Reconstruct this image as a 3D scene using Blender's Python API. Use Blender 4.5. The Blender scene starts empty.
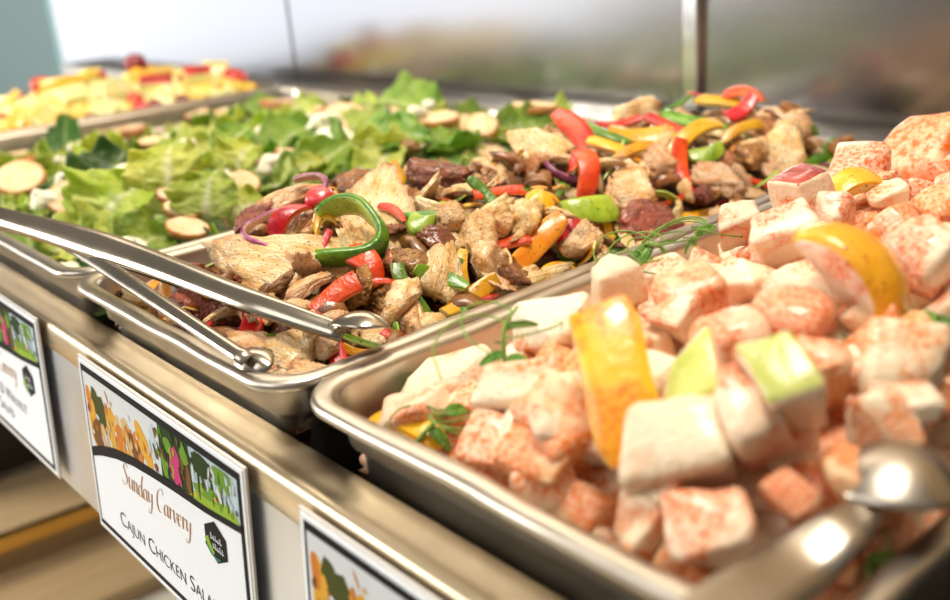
import bpy, bmesh, math, random
import numpy as np
from mathutils import Vector, Matrix, Euler, noise

RNG = random.Random(7)
COL = bpy.context.scene.collection
SC = bpy.context.scene

# ------------------------------------------------------------------ camera
F_PX, IW, IH = 963.24, 950, 600
CAM = Vector((0.3271, -0.1724, 0.1678))
RT = Vector((0.6664, 0.7421, -0.0716)).normalized()
FW = Vector((-0.7138, 0.6073, -0.3489)).normalized()
UP = RT.cross(FW).normalized()
RT = FW.cross(UP).normalized()
cd = bpy.data.cameras.new('camera'); cam = bpy.data.objects.new('camera', cd); COL.objects.link(cam)
m = Matrix.Identity(4)
for i in range(3):
    m[i][0], m[i][1], m[i][2], m[i][3] = RT[i], UP[i], -FW[i], CAM[i]
cam.matrix_world = m
cd.sensor_width = 36; cd.lens = F_PX / IW * 36; cd.clip_start = .01
cd.dof.use_dof = True; cd.dof.focus_distance = 0.48; cd.dof.aperture_fstop = 5.6
cd.dof.aperture_blades = 0
SC.camera = cam

def proj(p):
    v = Vector(p) - CAM
    w = v.dot(FW)
    if w < 1e-4: return (-9e3, -9e3, w)
    return (475 + F_PX * v.dot(RT) / w, 300 - F_PX * v.dot(UP) / w, w)
def ray(x, y):
    return (FW + RT * ((x - 475) / F_PX) - UP * ((y - 300) / F_PX))
def onz(x, y, z):
    d = ray(x, y); return CAM + d * ((z - CAM.z) / d.z)
def ony(x, y, Y):
    d = ray(x, y); return CAM + d * ((Y - CAM.y) / d.y)

# ------------------------------------------------------------------ object helpers
def link(o, parent=None):
    COL.objects.link(o)
    if parent is not None: o.parent = parent
    return o
def obj(name, me, parent=None, mats=None):
    o = bpy.data.objects.new(name, me)
    if mats:
        for mm in (mats if isinstance(mats, (list, tuple)) else [mats]): me.materials.append(mm)
    return link(o, parent)
def tag(o, label, cat, group=None):
    o['label'] = label; o['category'] = cat
    if group: o['group'] = group
    return o
def thing(name, label, cat, loc=(0, 0, 0), group=None):
    o = bpy.data.objects.new(name, None); COL.objects.link(o); o.location = loc; o.empty_display_size = .01
    return tag(o, label, cat, group)
def struct(o):
    o['kind'] = 'structure'; return o
def mesh(name, verts, faces, fmat=None, smooth=True):
    me = bpy.data.meshes.new(name)
    me.from_pydata([tuple(v) for v in verts], [], faces)
    if fmat is not None: me.polygons.foreach_set('material_index', fmat)
    if smooth: me.polygons.foreach_set('use_smooth', [True] * len(me.polygons))
    me.validate(); me.update()
    return me
def from_bm(name, bm, smooth=True):
    bmesh.ops.recalc_face_normals(bm, faces=bm.faces)
    me = bpy.data.meshes.new(name); bm.to_mesh(me); bm.free()
    if smooth: me.polygons.foreach_set('use_smooth', [True] * len(me.polygons))
    me.update(); return me
def join(parts):
    V, Fs, M = [], [], []
    for p in parts:
        v, f = p[0], p[1]; mi = p[2] if len(p) > 2 else 0
        b = len(V); V += [tuple(x) for x in v]; Fs += [tuple(b + i for i in q) for q in f]
        M += ([mi] * len(f) if isinstance(mi, int) else list(mi))
    return V, Fs, M
def box_vf(x0, y0, z0, x1, y1, z1):
    v = [(x0, y0, z0), (x1, y0, z0), (x1, y1, z0), (x0, y1, z0), (x0, y0, z1), (x1, y0, z1), (x1, y1, z1), (x0, y1, z1)]
    f = [(0, 3, 2, 1), (4, 5, 6, 7), (0, 1, 5, 4), (1, 2, 6, 5), (2, 3, 7, 6), (3, 0, 4, 7)]
    return v, f
def bevel_box(name, x0, y0, z0, x1, y1, z1, b=.002, seg=2):
    bm = bmesh.new(); v, f = box_vf(x0, y0, z0, x1, y1, z1)
    vs = [bm.verts.new(p) for p in v]
    for q in f: bm.faces.new([vs[i] for i in q])
    bmesh.ops.bevel(bm, geom=list(bm.edges), offset=b, segments=seg, profile=.6, affect='EDGES', clamp_overlap=True)
    me = from_bm(name, bm, False); return me
def sweep(path, ups, section, scale=None, caps=True):
    """section: list of (side, up) in metres; scale(t) -> (s_side, s_up)"""
    n = len(path); V = []; Fc = []; k = len(section)
    for i, p in enumerate(path):
        p = Vector(p)
        t = (Vector(path[min(i + 1, n - 1)]) - Vector(path[max(i - 1, 0)])).normalized()
        u = ups[i] if isinstance(ups, list) else ups
        u = Vector(u); u = (u - t * u.dot(t)).normalized(); s = t.cross(u)
        a, b = scale(i / (n - 1)) if scale else (1, 1)
        for (x, y) in section: V.append(p + s * (x * a) + u * (y * b))
    for i in range(n - 1):
        for j in range(k):
            a = i * k + j; b = i * k + (j + 1) % k
            Fc.append((a, b, b + k, a + k))
    if caps:
        Fc.append(tuple(range(k - 1, -1, -1))); Fc.append(tuple(range((n - 1) * k, n * k)))
    return V, Fc
def circ(r, k=8):
    return [(r * math.cos(2 * math.pi * i / k), r * math.sin(2 * math.pi * i / k)) for i in range(k)]
def bez(pts, n):
    """Catmull-Rom through pts"""
    P = [Vector(p) for p in pts]; P = [P[0] * 2 - P[1]] + P + [P[-1] * 2 - P[-2]]
    out = []; m_ = len(P) - 3
    for i in range(n):
        t = i / (n - 1) * m_; k = min(int(t), m_ - 1); t -= k
        a, b, c, d = P[k:k + 4]
        out.append(.5 * (2 * b + (c - a) * t + (2 * a - 5 * b + 4 * c - d) * t * t + (3 * b - a - 3 * c + d) * t ** 3))
    return out

# ------------------------------------------------------------------ materials
class NT:
    def __init__(s, name):
        s.m = bpy.data.materials.new(name); s.m.use_nodes = True; s.t = s.m.node_tree
        s.b = s.t.nodes['Principled BSDF']; s.out = s.t.nodes['Material Output']
    def n(s, typ, **kw):
        x = s.t.nodes.new(typ)
        for k, v in kw.items():
            if k in x.inputs.keys(): x.inputs[k].default_value = v
            else: setattr(x, k, v)
        return x
    def l(s, a, b): s.t.links.new(a, b)
    def coords(s, rnd=True, scl=(1, 1, 1)):
        tc = s.n('ShaderNodeTexCoord'); mp = s.n('ShaderNodeMapping'); s.l(tc.outputs['Object'], mp.inputs['Vector'])
        mp.inputs['Scale'].default_value = scl
        if rnd:
            oi = s.n('ShaderNodeObjectInfo'); c = s.n('ShaderNodeCombineXYZ')
            for i in range(3):
                ma = s.n('ShaderNodeMath', operation='MULTIPLY'); s.l(oi.outputs['Random'], ma.inputs[0]); ma.inputs[1].default_value = 3.1 + i * 1.7
                s.l(ma.outputs[0], c.inputs[i])
            s.l(c.outputs[0], mp.inputs['Location'])
        return mp.outputs['Vector']
    def noise(s, co, scale, detail=3, rough=.55):
        x = s.n('ShaderNodeTexNoise', Scale=scale, Detail=detail, Roughness=rough); s.l(co, x.inputs['Vector']); return x.outputs['Fac']
    def ramp(s, fac, stops):
        r = s.n('ShaderNodeValToRGB'); el = r.color_ramp.elements
        while len(el) < len(stops): el.new(.5)
        for e, (p, c) in zip(el, stops):
            e.position = p; e.color = (*c, 1) if len(c) == 3 else c
        s.l(fac, r.inputs['Fac']); return r.outputs['Color']
    def mask(s, fac, lo, hi):
        r = s.n('ShaderNodeMapRange'); r.inputs['From Min'].default_value = lo; r.inputs['From Max'].default_value = hi; r.clamp = True
        s.l(fac, r.inputs['Value']); return r.outputs['Result']
    def mul(s, a, b, op='MULTIPLY'):
        x = s.n('ShaderNodeMath', operation=op)
        for i, q in enumerate((a, b)):
            if isinstance(q, (int, float)): x.inputs[i].default_value = q
            else: s.l(q, x.inputs[i])
        return x.outputs[0]
    def mix(s, fac, a, b):
        x = s.n('ShaderNodeMix', data_type='RGBA')
        for sock, q in ((x.inputs[0], fac), (x.inputs[6], a), (x.inputs[7], b)):
            if isinstance(q, (int, float)): sock.default_value = q
            elif isinstance(q, tuple): sock.default_value = (*q, 1)
            else: s.l(q, sock)
        return x.outputs[2]
    def bump(s, h, strength, dist):
        x = s.n('ShaderNodeBump', Strength=strength, Distance=dist); s.l(h, x.inputs['Height']); s.l(x.outputs['Normal'], s.b.inputs['Normal'])
    def hsv(s, col, amt_h=.02, amt_v=.25):
        oi = s.n('ShaderNodeObjectInfo'); h = s.n('ShaderNodeHueSaturation'); s.l(col, h.inputs['Color'])
        a = s.n('ShaderNodeMapRange'); s.l(oi.outputs['Random'], a.inputs['Value']); a.inputs['To Min'].default_value = .5 - amt_h; a.inputs['To Max'].default_value = .5 + amt_h
        s.l(a.outputs['Result'], h.inputs['Hue'])
        fr = s.n('ShaderNodeMath', operation='FRACT'); s.l(s.mul(oi.outputs['Random'], 7.31), fr.inputs[0])
        b = s.n('ShaderNodeMapRange'); s.l(fr.outputs[0], b.inputs['Value']); b.inputs['To Min'].default_value = 1 - amt_v; b.inputs['To Max'].default_value = 1 + amt_v * .5
        s.l(b.outputs['Result'], h.inputs['Value']); return h.outputs['Color']
    def done(s, col, rough=.4, spec=.5, sss=0, coat=0, metal=0, rad=(.6, .3, .15), sscale=.004):
        if isinstance(col, tuple): s.b.inputs['Base Color'].default_value = (*col, 1)
        else: s.l(col, s.b.inputs['Base Color'])
        if isinstance(rough, (int, float)): s.b.inputs['Roughness'].default_value = rough
        else: s.l(rough, s.b.inputs['Roughness'])
        s.b.inputs['Specular IOR Level'].default_value = spec
        s.b.inputs['Metallic'].default_value = metal
        if sss:
            s.b.inputs['Subsurface Weight'].default_value = sss; s.b.inputs['Subsurface Radius'].default_value = rad; s.b.inputs['Subsurface Scale'].default_value = sscale
        if coat:
            s.b.inputs['Coat Weight'].default_value = coat; s.b.inputs['Coat Roughness'].default_value = .12
        return s.m

def food(name, c1, c2, c3=None, scale=70, specks=None, speck_scale=900, speck_lo=.62, rough=.38, bump=(.5, .0012, 300), sss=.0, coat=0, hv=(.01, .15), stretch=(1, 1, 1), ridge=None):
    t = NT(name); co = t.coords(scl=stretch)
    f = t.noise(co, scale, 4, .6)
    stops = [(.36, c1), (.62, c2)] + ([(.78, c3)] if c3 else [])
    col = t.ramp(f, stops)
    if specks:
        sp = t.mask(t.noise(co, speck_scale, 2, .5), speck_lo, speck_lo + .05)
        col = t.mix(sp, col, specks)
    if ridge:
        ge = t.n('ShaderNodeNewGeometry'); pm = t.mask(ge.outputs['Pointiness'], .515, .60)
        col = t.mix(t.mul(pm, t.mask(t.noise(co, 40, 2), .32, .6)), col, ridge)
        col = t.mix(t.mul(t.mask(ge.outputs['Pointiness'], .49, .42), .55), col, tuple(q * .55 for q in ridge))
    col = t.hsv(col, *hv)
    t.bump(t.noise(co, bump[2], 4, .6), bump[0], bump[1])
    return t.done(col, rough, .5, sss, coat)
def plain(name, c, rough=.5, metal=0, coat=0, spec=.5):
    t = NT(name); return t.done(c, rough, spec, 0, coat, metal)
def brushed(name, c, rough=.28, axis=(4, 400, 400), bump=.06, streak=.25, sc=1.0):
    t = NT(name); co = t.coords(False, axis)
    f = t.noise(co, sc, 4, .6)
    sm = t.noise(t.coords(False), 22, 3)
    r = t.n('ShaderNodeMapRange'); t.l(f, r.inputs['Value']); r.inputs['To Min'].default_value = rough - streak * rough; r.inputs['To Max'].default_value = rough + streak * rough
    rr = t.mul(r.outputs['Result'], t.mask(sm, -.6, 1.0), 'MULTIPLY'); rr = t.mul(rr, 1.5)
    t.bump(f, bump, .0004)
    return t.done(c, rr, .5, 0, 0, 1)

M = {}
M['pan'] = brushed('pan_steel', (.50, .455, .39), .34, (60, 60, 60), .05)
M['rail'] = brushed('rail_steel', (.60, .50, .35), .36, (3, 260, 260), .05)  # tan the steel reflects is put into its base colour
M['panel'] = brushed('panel_steel', (.56, .58, .62), .38, (4, 4, 300), .05)
t = NT('wall_steel'); t.bump(t.noise(t.coords(False, (60, 1, 1.2)), 1, 4), .03, .0004); M['wall'] = t.done((.36, .36, .37), .20, .5, 0, 0, 1)
M['strip'] = brushed('cover_strip_steel', (.75, .76, .8), .2, (1, 1, 2), .02)
M['spoon'] = brushed('spoon_steel', (.40, .36, .31), .30, (80, 80, 80), .03)
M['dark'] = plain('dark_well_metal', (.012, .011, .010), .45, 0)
M['utensil'] = brushed('utensil_steel', (.38, .34, .28), .20, (80, 80, 80), .03)
M['teal'] = plain('teal_tinted_glass', (.12, .21, .22), .5, 0, 0)
M['teal_edge'] = plain('bright_glass_edge', (.25, .55, .55), .2)
# cajun
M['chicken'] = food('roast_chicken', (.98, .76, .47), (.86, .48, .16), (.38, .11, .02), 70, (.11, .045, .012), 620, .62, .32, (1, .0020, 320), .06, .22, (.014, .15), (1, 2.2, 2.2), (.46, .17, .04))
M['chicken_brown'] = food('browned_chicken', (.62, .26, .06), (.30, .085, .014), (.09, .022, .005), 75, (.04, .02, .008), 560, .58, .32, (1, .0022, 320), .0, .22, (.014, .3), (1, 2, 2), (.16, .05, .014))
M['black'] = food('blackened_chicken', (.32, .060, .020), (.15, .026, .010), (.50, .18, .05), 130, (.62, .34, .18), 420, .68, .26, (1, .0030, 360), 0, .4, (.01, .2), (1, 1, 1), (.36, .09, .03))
def pepper(name, c, c2): return food(name, c2, c, tuple(q * .45 for q in c), 65, tuple(q * .22 + .01 for q in c), 520, .655, .27, (.6, .0011, 210), 0, .22, (.010, .3))
M['red'] = pepper('red_pepper_skin', (.56, .014, .004), (.72, .060, .008)); M['red_in'] = pepper('red_pepper_flesh', (.70, .12, .04), (.78, .22, .07))
M['yellow'] = pepper('yellow_pepper_skin', (.80, .36, .006), (.88, .46, .015)); M['yellow_in'] = pepper('yellow_pepper_flesh', (.86, .55, .12), (.90, .68, .25))
M['green'] = pepper('green_pepper_skin', (.055, .17, .006), (.15, .30, .012)); M['green_in'] = pepper('green_pepper_flesh', (.38, .52, .06), (.50, .62, .14))
M['lime'] = pepper('lime_pepper_skin', (.22, .34, .012), (.38, .46, .03))
M['orange'] = pepper('orange_pepper_skin', (.80, .24, .008), (.86, .36, .02)); M['orange_in'] = pepper('orange_pepper_flesh', (.85, .42, .06), (.9, .5, .12))
M['purple'] = pepper('red_onion_skin', (.22, .03, .09), (.40, .10, .20)); M['onion'] = pepper('onion_flesh', (.72, .48, .40), (.80, .62, .50))
M['mush'] = food('fried_mushroom', (.30, .12, .03), (.13, .042, .010), (.05, .015, .005), 90, None, 1, 1, .3, (.6, .001, 300), 0, .35)
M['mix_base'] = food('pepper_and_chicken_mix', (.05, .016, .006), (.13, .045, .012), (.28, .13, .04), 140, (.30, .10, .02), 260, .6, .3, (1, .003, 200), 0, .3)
# potato
def dusted(name, c1, c2, dust=.5, bm=.7, specks=True, coat=.25):
    t = NT(name); co = t.coords(); f = t.noise(co, 45, 3)
    col = t.ramp(f, [(.35, c1), (.68, c2)])
    oi = t.n('ShaderNodeObjectInfo')
    big = t.noise(co, 38, 3, .6)
    lo = t.mul(oi.outputs['Random'], .10); lo = t.mul(lo, .555 - dust * .12, 'ADD')
    a = t.mul(big, lo, 'SUBTRACT'); a = t.mul(a, 12.0); a = t.mask(a, 0, 1)
    fine = t.mask(t.noise(co, 520, 3, .65), .44, .60)
    msk = t.mul(a, t.mul(t.mul(fine, .62), .38, 'ADD'))
    col = t.mix(t.mul(msk, 1.0), col, (.78, .15, .006))
    sp = t.mask(t.noise(co, 900, 2), .66, .72)
    col = t.mix(t.mul(sp, .55), col, (.55, .14, .03))
    t.bump(t.noise(co, 230, 5, .65), bm, .0022)
    return t.done(t.hsv(col, .006, .10), .30, .5, .03, coat)
M['potato'] = dusted('dressed_potato', (.94, .79, .58), (.92, .70, .47), 1.3)
M['potato2'] = dusted('paprika_potato', (.91, .66, .42), (.87, .52, .25), 1.8)
M['apple'] = dusted('pale_apple_flesh', (.88, .70, .50), (.85, .60, .40), .7, .8)
M['cream'] = dusted('paprika_mayonnaise', (.90, .68, .48), (.86, .54, .32), 1.5, .9, True, .35)
M['apple_green'] = pepper('green_apple_skin', (.46, .50, .07), (.62, .62, .20)); M['apple_red'] = pepper('red_apple_skin', (.34, .012, .02), (.55, .06, .06))
M['yellow_dust'] = dusted('dusted_yellow_pepper', (.84, .42, .008), (.88, .48, .015), 1.7, .3, True, .6)
# salad
def leafmat(name, dark, light, rib):
    t = NT(name); at = t.n('ShaderNodeAttribute', attribute_name='rib'); co = t.coords()
    f = t.noise(co, 45, 3); col = t.ramp(f, [(.35, dark), (.66, light)])
    col = t.mix(t.mask(at.outputs['Fac'], 0, 1), col, rib)
    col = t.hsv(col, .015, .2)
    t.bump(t.noise(co, 150, 4), 1.0, .004)
    m_ = t.done(col, .30, .5, 0, .25)
    tr = t.n('ShaderNodeBsdfTranslucent'); t.l(col, tr.inputs['Color'])
    mx = t.n('ShaderNodeMixShader'); mx.inputs[0].default_value = .45
    t.l(t.b.outputs[0], mx.inputs[1]); t.l(tr.outputs[0], mx.inputs[2]); t.l(mx.outputs[0], t.out.inputs['Surface'])
    return m_
M['leaf_pale'] = leafmat('pale_lettuce', (.52, .66, .04), (.80, .84, .20), (.92, .92, .60))
M['leaf_mid'] = leafmat('mid_lettuce', (.18, .38, .02), (.42, .60, .06), (.78, .82, .38))
M['leaf_dark'] = leafmat('dark_leaf', (.025, .10, .012), (.08, .22, .03), (.30, .45, .14))
M['leaf_red'] = leafmat('red_leaf', (.07, .012, .014), (.16, .03, .02), (.35, .18, .10))
M['shoot'] = leafmat('pea_shoot', (.10, .30, .02), (.28, .50, .05), (.30, .50, .10))
M['crumb'] = food('toasted_crumb', (.88, .70, .46), (.82, .55, .28), (.66, .34, .12), 60, None, 1, 1, .7, (1, .0015, 420))
M['crust'] = food('bread_crust', (.58, .26, .07), (.40, .15, .035), None, 90, None, 1, 1, .55, (.6, .001, 300))
M['cheese'] = food('blue_cheese', (.92, .86, .70), (.86, .77, .56), None, 80, (.20, .28, .27), 240, .66, .5, (.8, .0015, 300), .2)
M['walnut'] = food('walnut', (.42, .22, .08), (.25, .11, .035), None, 120, None, 1, 1, .5, (1, .002, 300))
M['salad_base'] = food('shredded_salad', (.10, .18, .03), (.24, .34, .07), (.55, .56, .28), 70, (.05, .02, .01), 160, .6, .45, (1, .004, 140))
# fruit
M['pine'] = food('pineapple_flesh', (.90, .62, .09), (.92, .72, .22), None, 90, None, 1, 1, .25, (.5, .001, 260), .2, .4)
M['melon'] = food('melon_flesh', (.88, .78, .36), (.80, .80, .36), None, 70, None, 1, 1, .25, (.3, .001, 200), .2, .4)
M['mango'] = food('mango_flesh', (.88, .44, .03), (.90, .54, .07), None, 70, None, 1, 1, .25, (.3, .001, 200), .15, .4)
M['straw'] = food('strawberry_flesh', (.55, .02, .02), (.70, .08, .06), None, 90, (.8, .45, .15), 500, .68, .25, (.4, .001, 300), .1, .4)
M['grape'] = food('dark_red_grape', (.17, .006, .015), (.30, .02, .03), None, 60, None, 1, 1, .18, (.1, .0005, 120), 0, .5)
M['fruit_base'] = food('fruit_juice_mash', (.70, .42, .06), (.80, .58, .14), None, 90, None, 1, 1, .3, (.8, .003, 160))
# wood, floor
def wood(name, c1, c2, ax=(30, 2, 30)):
    t = NT(name); co = t.coords(False, ax); f = t.noise(co, 1.6, 5, .6); t.bump(f, .1, .001)
    return t.done(t.ramp(f, [(.3, c1), (.7, c2)]), .45)
M['wood'] = wood('pale_brown_wood', (.52, .35, .17), (.64, .46, .26)); M['cavity_dark'] = wood('cavity_shade', (.012, .008, .005), (.022, .014, .009))
M['brass'] = plain('brass_edging', (.80, .50, .14), .3, 1)
t = NT('cream_floor'); M['floor'] = t.done(t.ramp(t.noise(t.coords(False), 6, 4), [(.3, (.80, .74, .60)), (.7, (.86, .80, .66))]), .35)

t = NT('tan_plaster'); M['plaster'] = t.done(t.ramp(t.noise(t.coords(False), 9, 4), [(.3, (.40, .28, .15)), (.7, (.46, .33, .18))]), .7)
# ------------------------------------------------------------------ the setting
def rect_struct(name, v, f, mat):
    return struct(obj(name, mesh(name, v, f, None, False), None, mat))
rect_struct('wall_back', *box_vf(-3.2, .605, -.9, 2.2, .72, 1.8), M['plaster'])
rect_struct('trim_3', *box_vf(-1.885, .585, -.9, 2.2, .605, .215), M['wall'])
rect_struct('floor', *box_vf(-3.2, -3.0, -.95, 2.6, .70, -.90), M['floor'])
struct(obj('trim_1', bevel_box('trim_1', -.2315, .577, -.03, -.2145, .5848, .213, .002), None, M['strip']))
struct(obj('trim_2', bevel_box('trim_2', -.9300, .583, -.03, -.9270, .5848, .213, .0004), None, M['wall']))
tg = tag(obj('glass_screen', bevel_box('glass_screen', -3.0, .585, -.9, -1.905, .60, .6, .002), None, M['teal']),
         'dull teal tinted glass screen at the left end of the steel wall', 'glass screen')
obj('screen_edge', bevel_box('screen_edge', -1.905, .583, -.9, -1.893, .602, .6, .002), tg, M['teal_edge'])

# ------------------------------------------------------------------ pans
def rrect(x0, y0, x1, y1, r, z, k=8):
    pts = []
    for cx, cy, a in ((x1 - r, y1 - r, 0), (x0 + r, y1 - r, 90), (x0 + r, y0 + r, 180), (x1 - r, y0 + r, 270)):
        for i in range(k + 1):
            t = math.radians(a + 90 * i / k); pts.append((cx + r * math.cos(t), cy + r * math.sin(t), z))
    return pts
def densify(loop, step=.012):
    out = []
    for i, p in enumerate(loop):
        q = loop[(i + 1) % len(loop)]; d = math.dist(p, q); n = max(1, int(d / step))
        for j in range(n): out.append(tuple(a + (b - a) * j / n for a, b in zip(p, q)))
    return out
PROF = [(.030, -.067), (.022, -.066), (.0175, -.061), (.0160, -.0275), (.0150, -.0250), (.0115, -.0215), (.0100, -.0070), (.0092, -.0045), (.0075, -.0036), (.0012, -.0052), (.0002, -.0042), (.0000, -.0026), (.0006, -.0009), (.0022, 0), (.0070, .0001), (.0090, -.0006),
        (.0104, -.0030), (.0118, -.0195), (.0128, -.0225), (.0162, -.0258), (.0172, -.0285), (.0187, -.058), (.0215, -.063), (.030, -.064)]
def make_pan(x0, y0, x1, y1, seed, label, dent=.0010):
    base = densify(rrect(x0, y0, x1, y1, .026, 0)); n = len(base); V = []; Fc = []
    cx, cy = (x0 + x1) / 2, (y0 + y1) / 2
    for ins, z in PROF:
        r = max(.026 - ins * .6, .010)
        lp = rrect(x0 + ins, y0 + ins, x1 - ins, y1 - ins, r, z)
        # same topology: re-densify with the counts of the base loop
        src = rrect(x0, y0, x1, y1, .026, 0); out = []
        for i, p in enumerate(lp):
            q = lp[(i + 1) % len(lp)]; d = math.dist(src[i], src[(i + 1) % len(src)]); k = max(1, int(d / .012))
            for j in range(k): out.append([a + (b - a) * j / k for a, b in zip(p, q)])
        for p in out:
            w = max(0, 1 + z / .012) if z > -.012 else 0
            nz = noise.noise(Vector((p[0] * 28 + seed, p[1] * 28, seed))); nx = noise.noise(Vector((p[0] * 22, p[1] * 22, 5 + seed)))
            V.append((p[0] + dent * nx * w, p[1] + dent * nx * w, p[2] + dent * .8 * nz * w))
    for a in range(len(PROF) - 1):
        for j in range(n):
            b = (j + 1) % n; Fc.append((a * n + j, a * n + b, (a + 1) * n + b, (a + 1) * n + j))
    Fc.append(tuple(range(n))[::-1]); Fc.append(tuple(range((len(PROF) - 1) * n, len(PROF) * n)))
    bm = bmesh.new(); vs = [bm.verts.new(v) for v in V]
    for f in Fc: bm.faces.new([vs[i] for i in f])
    o = obj('steel_pan', from_bm('steel_pan', bm), None, M['pan'])
    return tag(o, label, 'food pan')
D = .530
PANS = {'T1': (.0006, 0, .2383, D), 'T2': (-.2384, -.0055, -.0008, D), 'T3': (-.8500, -.003, -.2396, D), 'T4': (-1.109, 0, -.8690, D)}
make_pan(*PANS['T1'], 1.3, 'steel pan holding the cubed potato salad', .0016)
make_pan(*PANS['T2'], 4.1, 'steel pan holding the chicken and pepper strips', .0013)
make_pan(*PANS['T3'], 7.7, 'wide steel pan holding lettuce and toast slices', .0008)
make_pan(*PANS['T4'], 9.2, 'steel pan holding chopped yellow fruit at the far end', .0006)

# ------------------------------------------------------------------ counter
ct = thing('serving_counter', 'long stainless steel serving counter with a rounded front rail', 'serving counter', (-.4, .2, -.17))
def part(name, me, mat, parent, off=(.4, -.2, .17)):
    o = obj(name, me, parent, mat); o.location = off; return o
XL, XR = -1.75, .9
# rail profile in (y,z): inner edge, flat top with a shallow step, rolled nose, front face
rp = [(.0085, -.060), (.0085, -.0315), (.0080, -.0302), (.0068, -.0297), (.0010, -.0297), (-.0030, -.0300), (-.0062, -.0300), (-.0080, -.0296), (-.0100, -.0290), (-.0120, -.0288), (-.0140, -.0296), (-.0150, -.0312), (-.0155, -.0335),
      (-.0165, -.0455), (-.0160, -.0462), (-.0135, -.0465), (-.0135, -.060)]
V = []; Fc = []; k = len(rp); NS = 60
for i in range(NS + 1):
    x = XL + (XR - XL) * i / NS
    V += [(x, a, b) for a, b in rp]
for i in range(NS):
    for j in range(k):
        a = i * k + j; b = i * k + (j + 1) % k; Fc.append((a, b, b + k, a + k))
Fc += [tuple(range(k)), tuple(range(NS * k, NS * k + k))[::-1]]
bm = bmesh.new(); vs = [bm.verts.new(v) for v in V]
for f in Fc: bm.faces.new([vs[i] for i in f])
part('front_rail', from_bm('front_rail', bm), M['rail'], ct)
KS = .085     # the front panel leans outwards towards its foot
def slant(y0, z): return y0 + KS * (z + .033)
v = [];
for (x) in (XL, XR):
    v += [(x, slant(-.0148, -.0462), -.0462), (x, slant(-.0148, -.1395), -.1395), (x, slant(-.0148, -.1395) + .003, -.1425), (x, .012, -.1425), (x, .012, -.0462)]
part('front_panel', mesh('front_panel', v, [(0, 1, 6, 5), (1, 2, 7, 6), (2, 3, 8, 7), (3, 4, 9, 8), (4, 0, 5, 9), (4, 3, 2, 1, 0), (5, 6, 7, 8, 9)], None, False), M['panel'], ct)
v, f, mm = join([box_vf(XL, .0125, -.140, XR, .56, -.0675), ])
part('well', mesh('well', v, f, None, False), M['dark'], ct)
part('back_ledge', bevel_box('back_ledge', XL, .533, -.0685, XR, .5845, -.008, .002), M['pan'], ct)

# under the counter: a stepped wooden bench with brass edging, near-black board added behind for the shade
bn = thing('wooden_bench', 'stepped brown wooden bench with brass edging beneath the counter', 'bench', (-.95, .1, -.90))
bn.rotation_euler.z = math.radians(-6)
def bpart(name, x0, y0, z0, x1, y1, z1, mat, b=.003):
    return obj(name, bevel_box(name, x0, y0, z0, x1, y1, z1, b), bn, mat)
bpart('upper_step', -.62, -.6, 0, .055, .44, .395, M['wood']); bpart('brass_strip', .052, -.6, .375, .066, .44, .397, M['brass'], .002)
bpart('lit_floor_board', .205, -.6, 0, .62, .44, .325, M['floor']); bpart('lower_step', .055, -.6, 0, .205, .44, .345, M['wood'])  # cream board: added stand-in for the lit floor, raised to catch light
db = tag(obj('cavity_shade_board', bevel_box('cavity_shade_board', -1.075, -.03, -.495, -1.045, .52, -.145, .002), None, M['cavity_dark']), 'near black board added for the shade under the counter', 'board')  # shade of the open cavity, put in as a near-black sheet

# ------------------------------------------------------------------ sign cards
M['card'] = plain('white_card', (.80, .85, .93), .5, 0, 0, .2); M['ink'] = plain('black_ink', (.006, .006, .008), .6, 0, 0, .1)
M['gold_ink'] = plain('tan_ink', (.42, .20, .07), .6, 0, 0, .1); M['holder'] = plain('clear_plastic_edge', (.62, .60, .58), .18, 0, .5)
for nm, c in dict(p_white=(.72, .76, .80), p_yellow=(.78, .42, .05), p_orange=(.66, .22, .03), p_olive=(.07, .08, .015), p_brown=(.22, .09, .02), p_tan=(.70, .48, .22), p_green=(.16, .33, .03), p_dkgreen=(.02, .05, .012), p_pink=(.62, .05, .20), p_sky=(.55, .68, .78), p_teal=(.03, .22, .20), p_lime=(.32, .50, .04)).items():
    M[nm] = plain('print_' + nm[2:], tuple(q * .85 for q in c), .6, 0, 0, .1)
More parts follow.
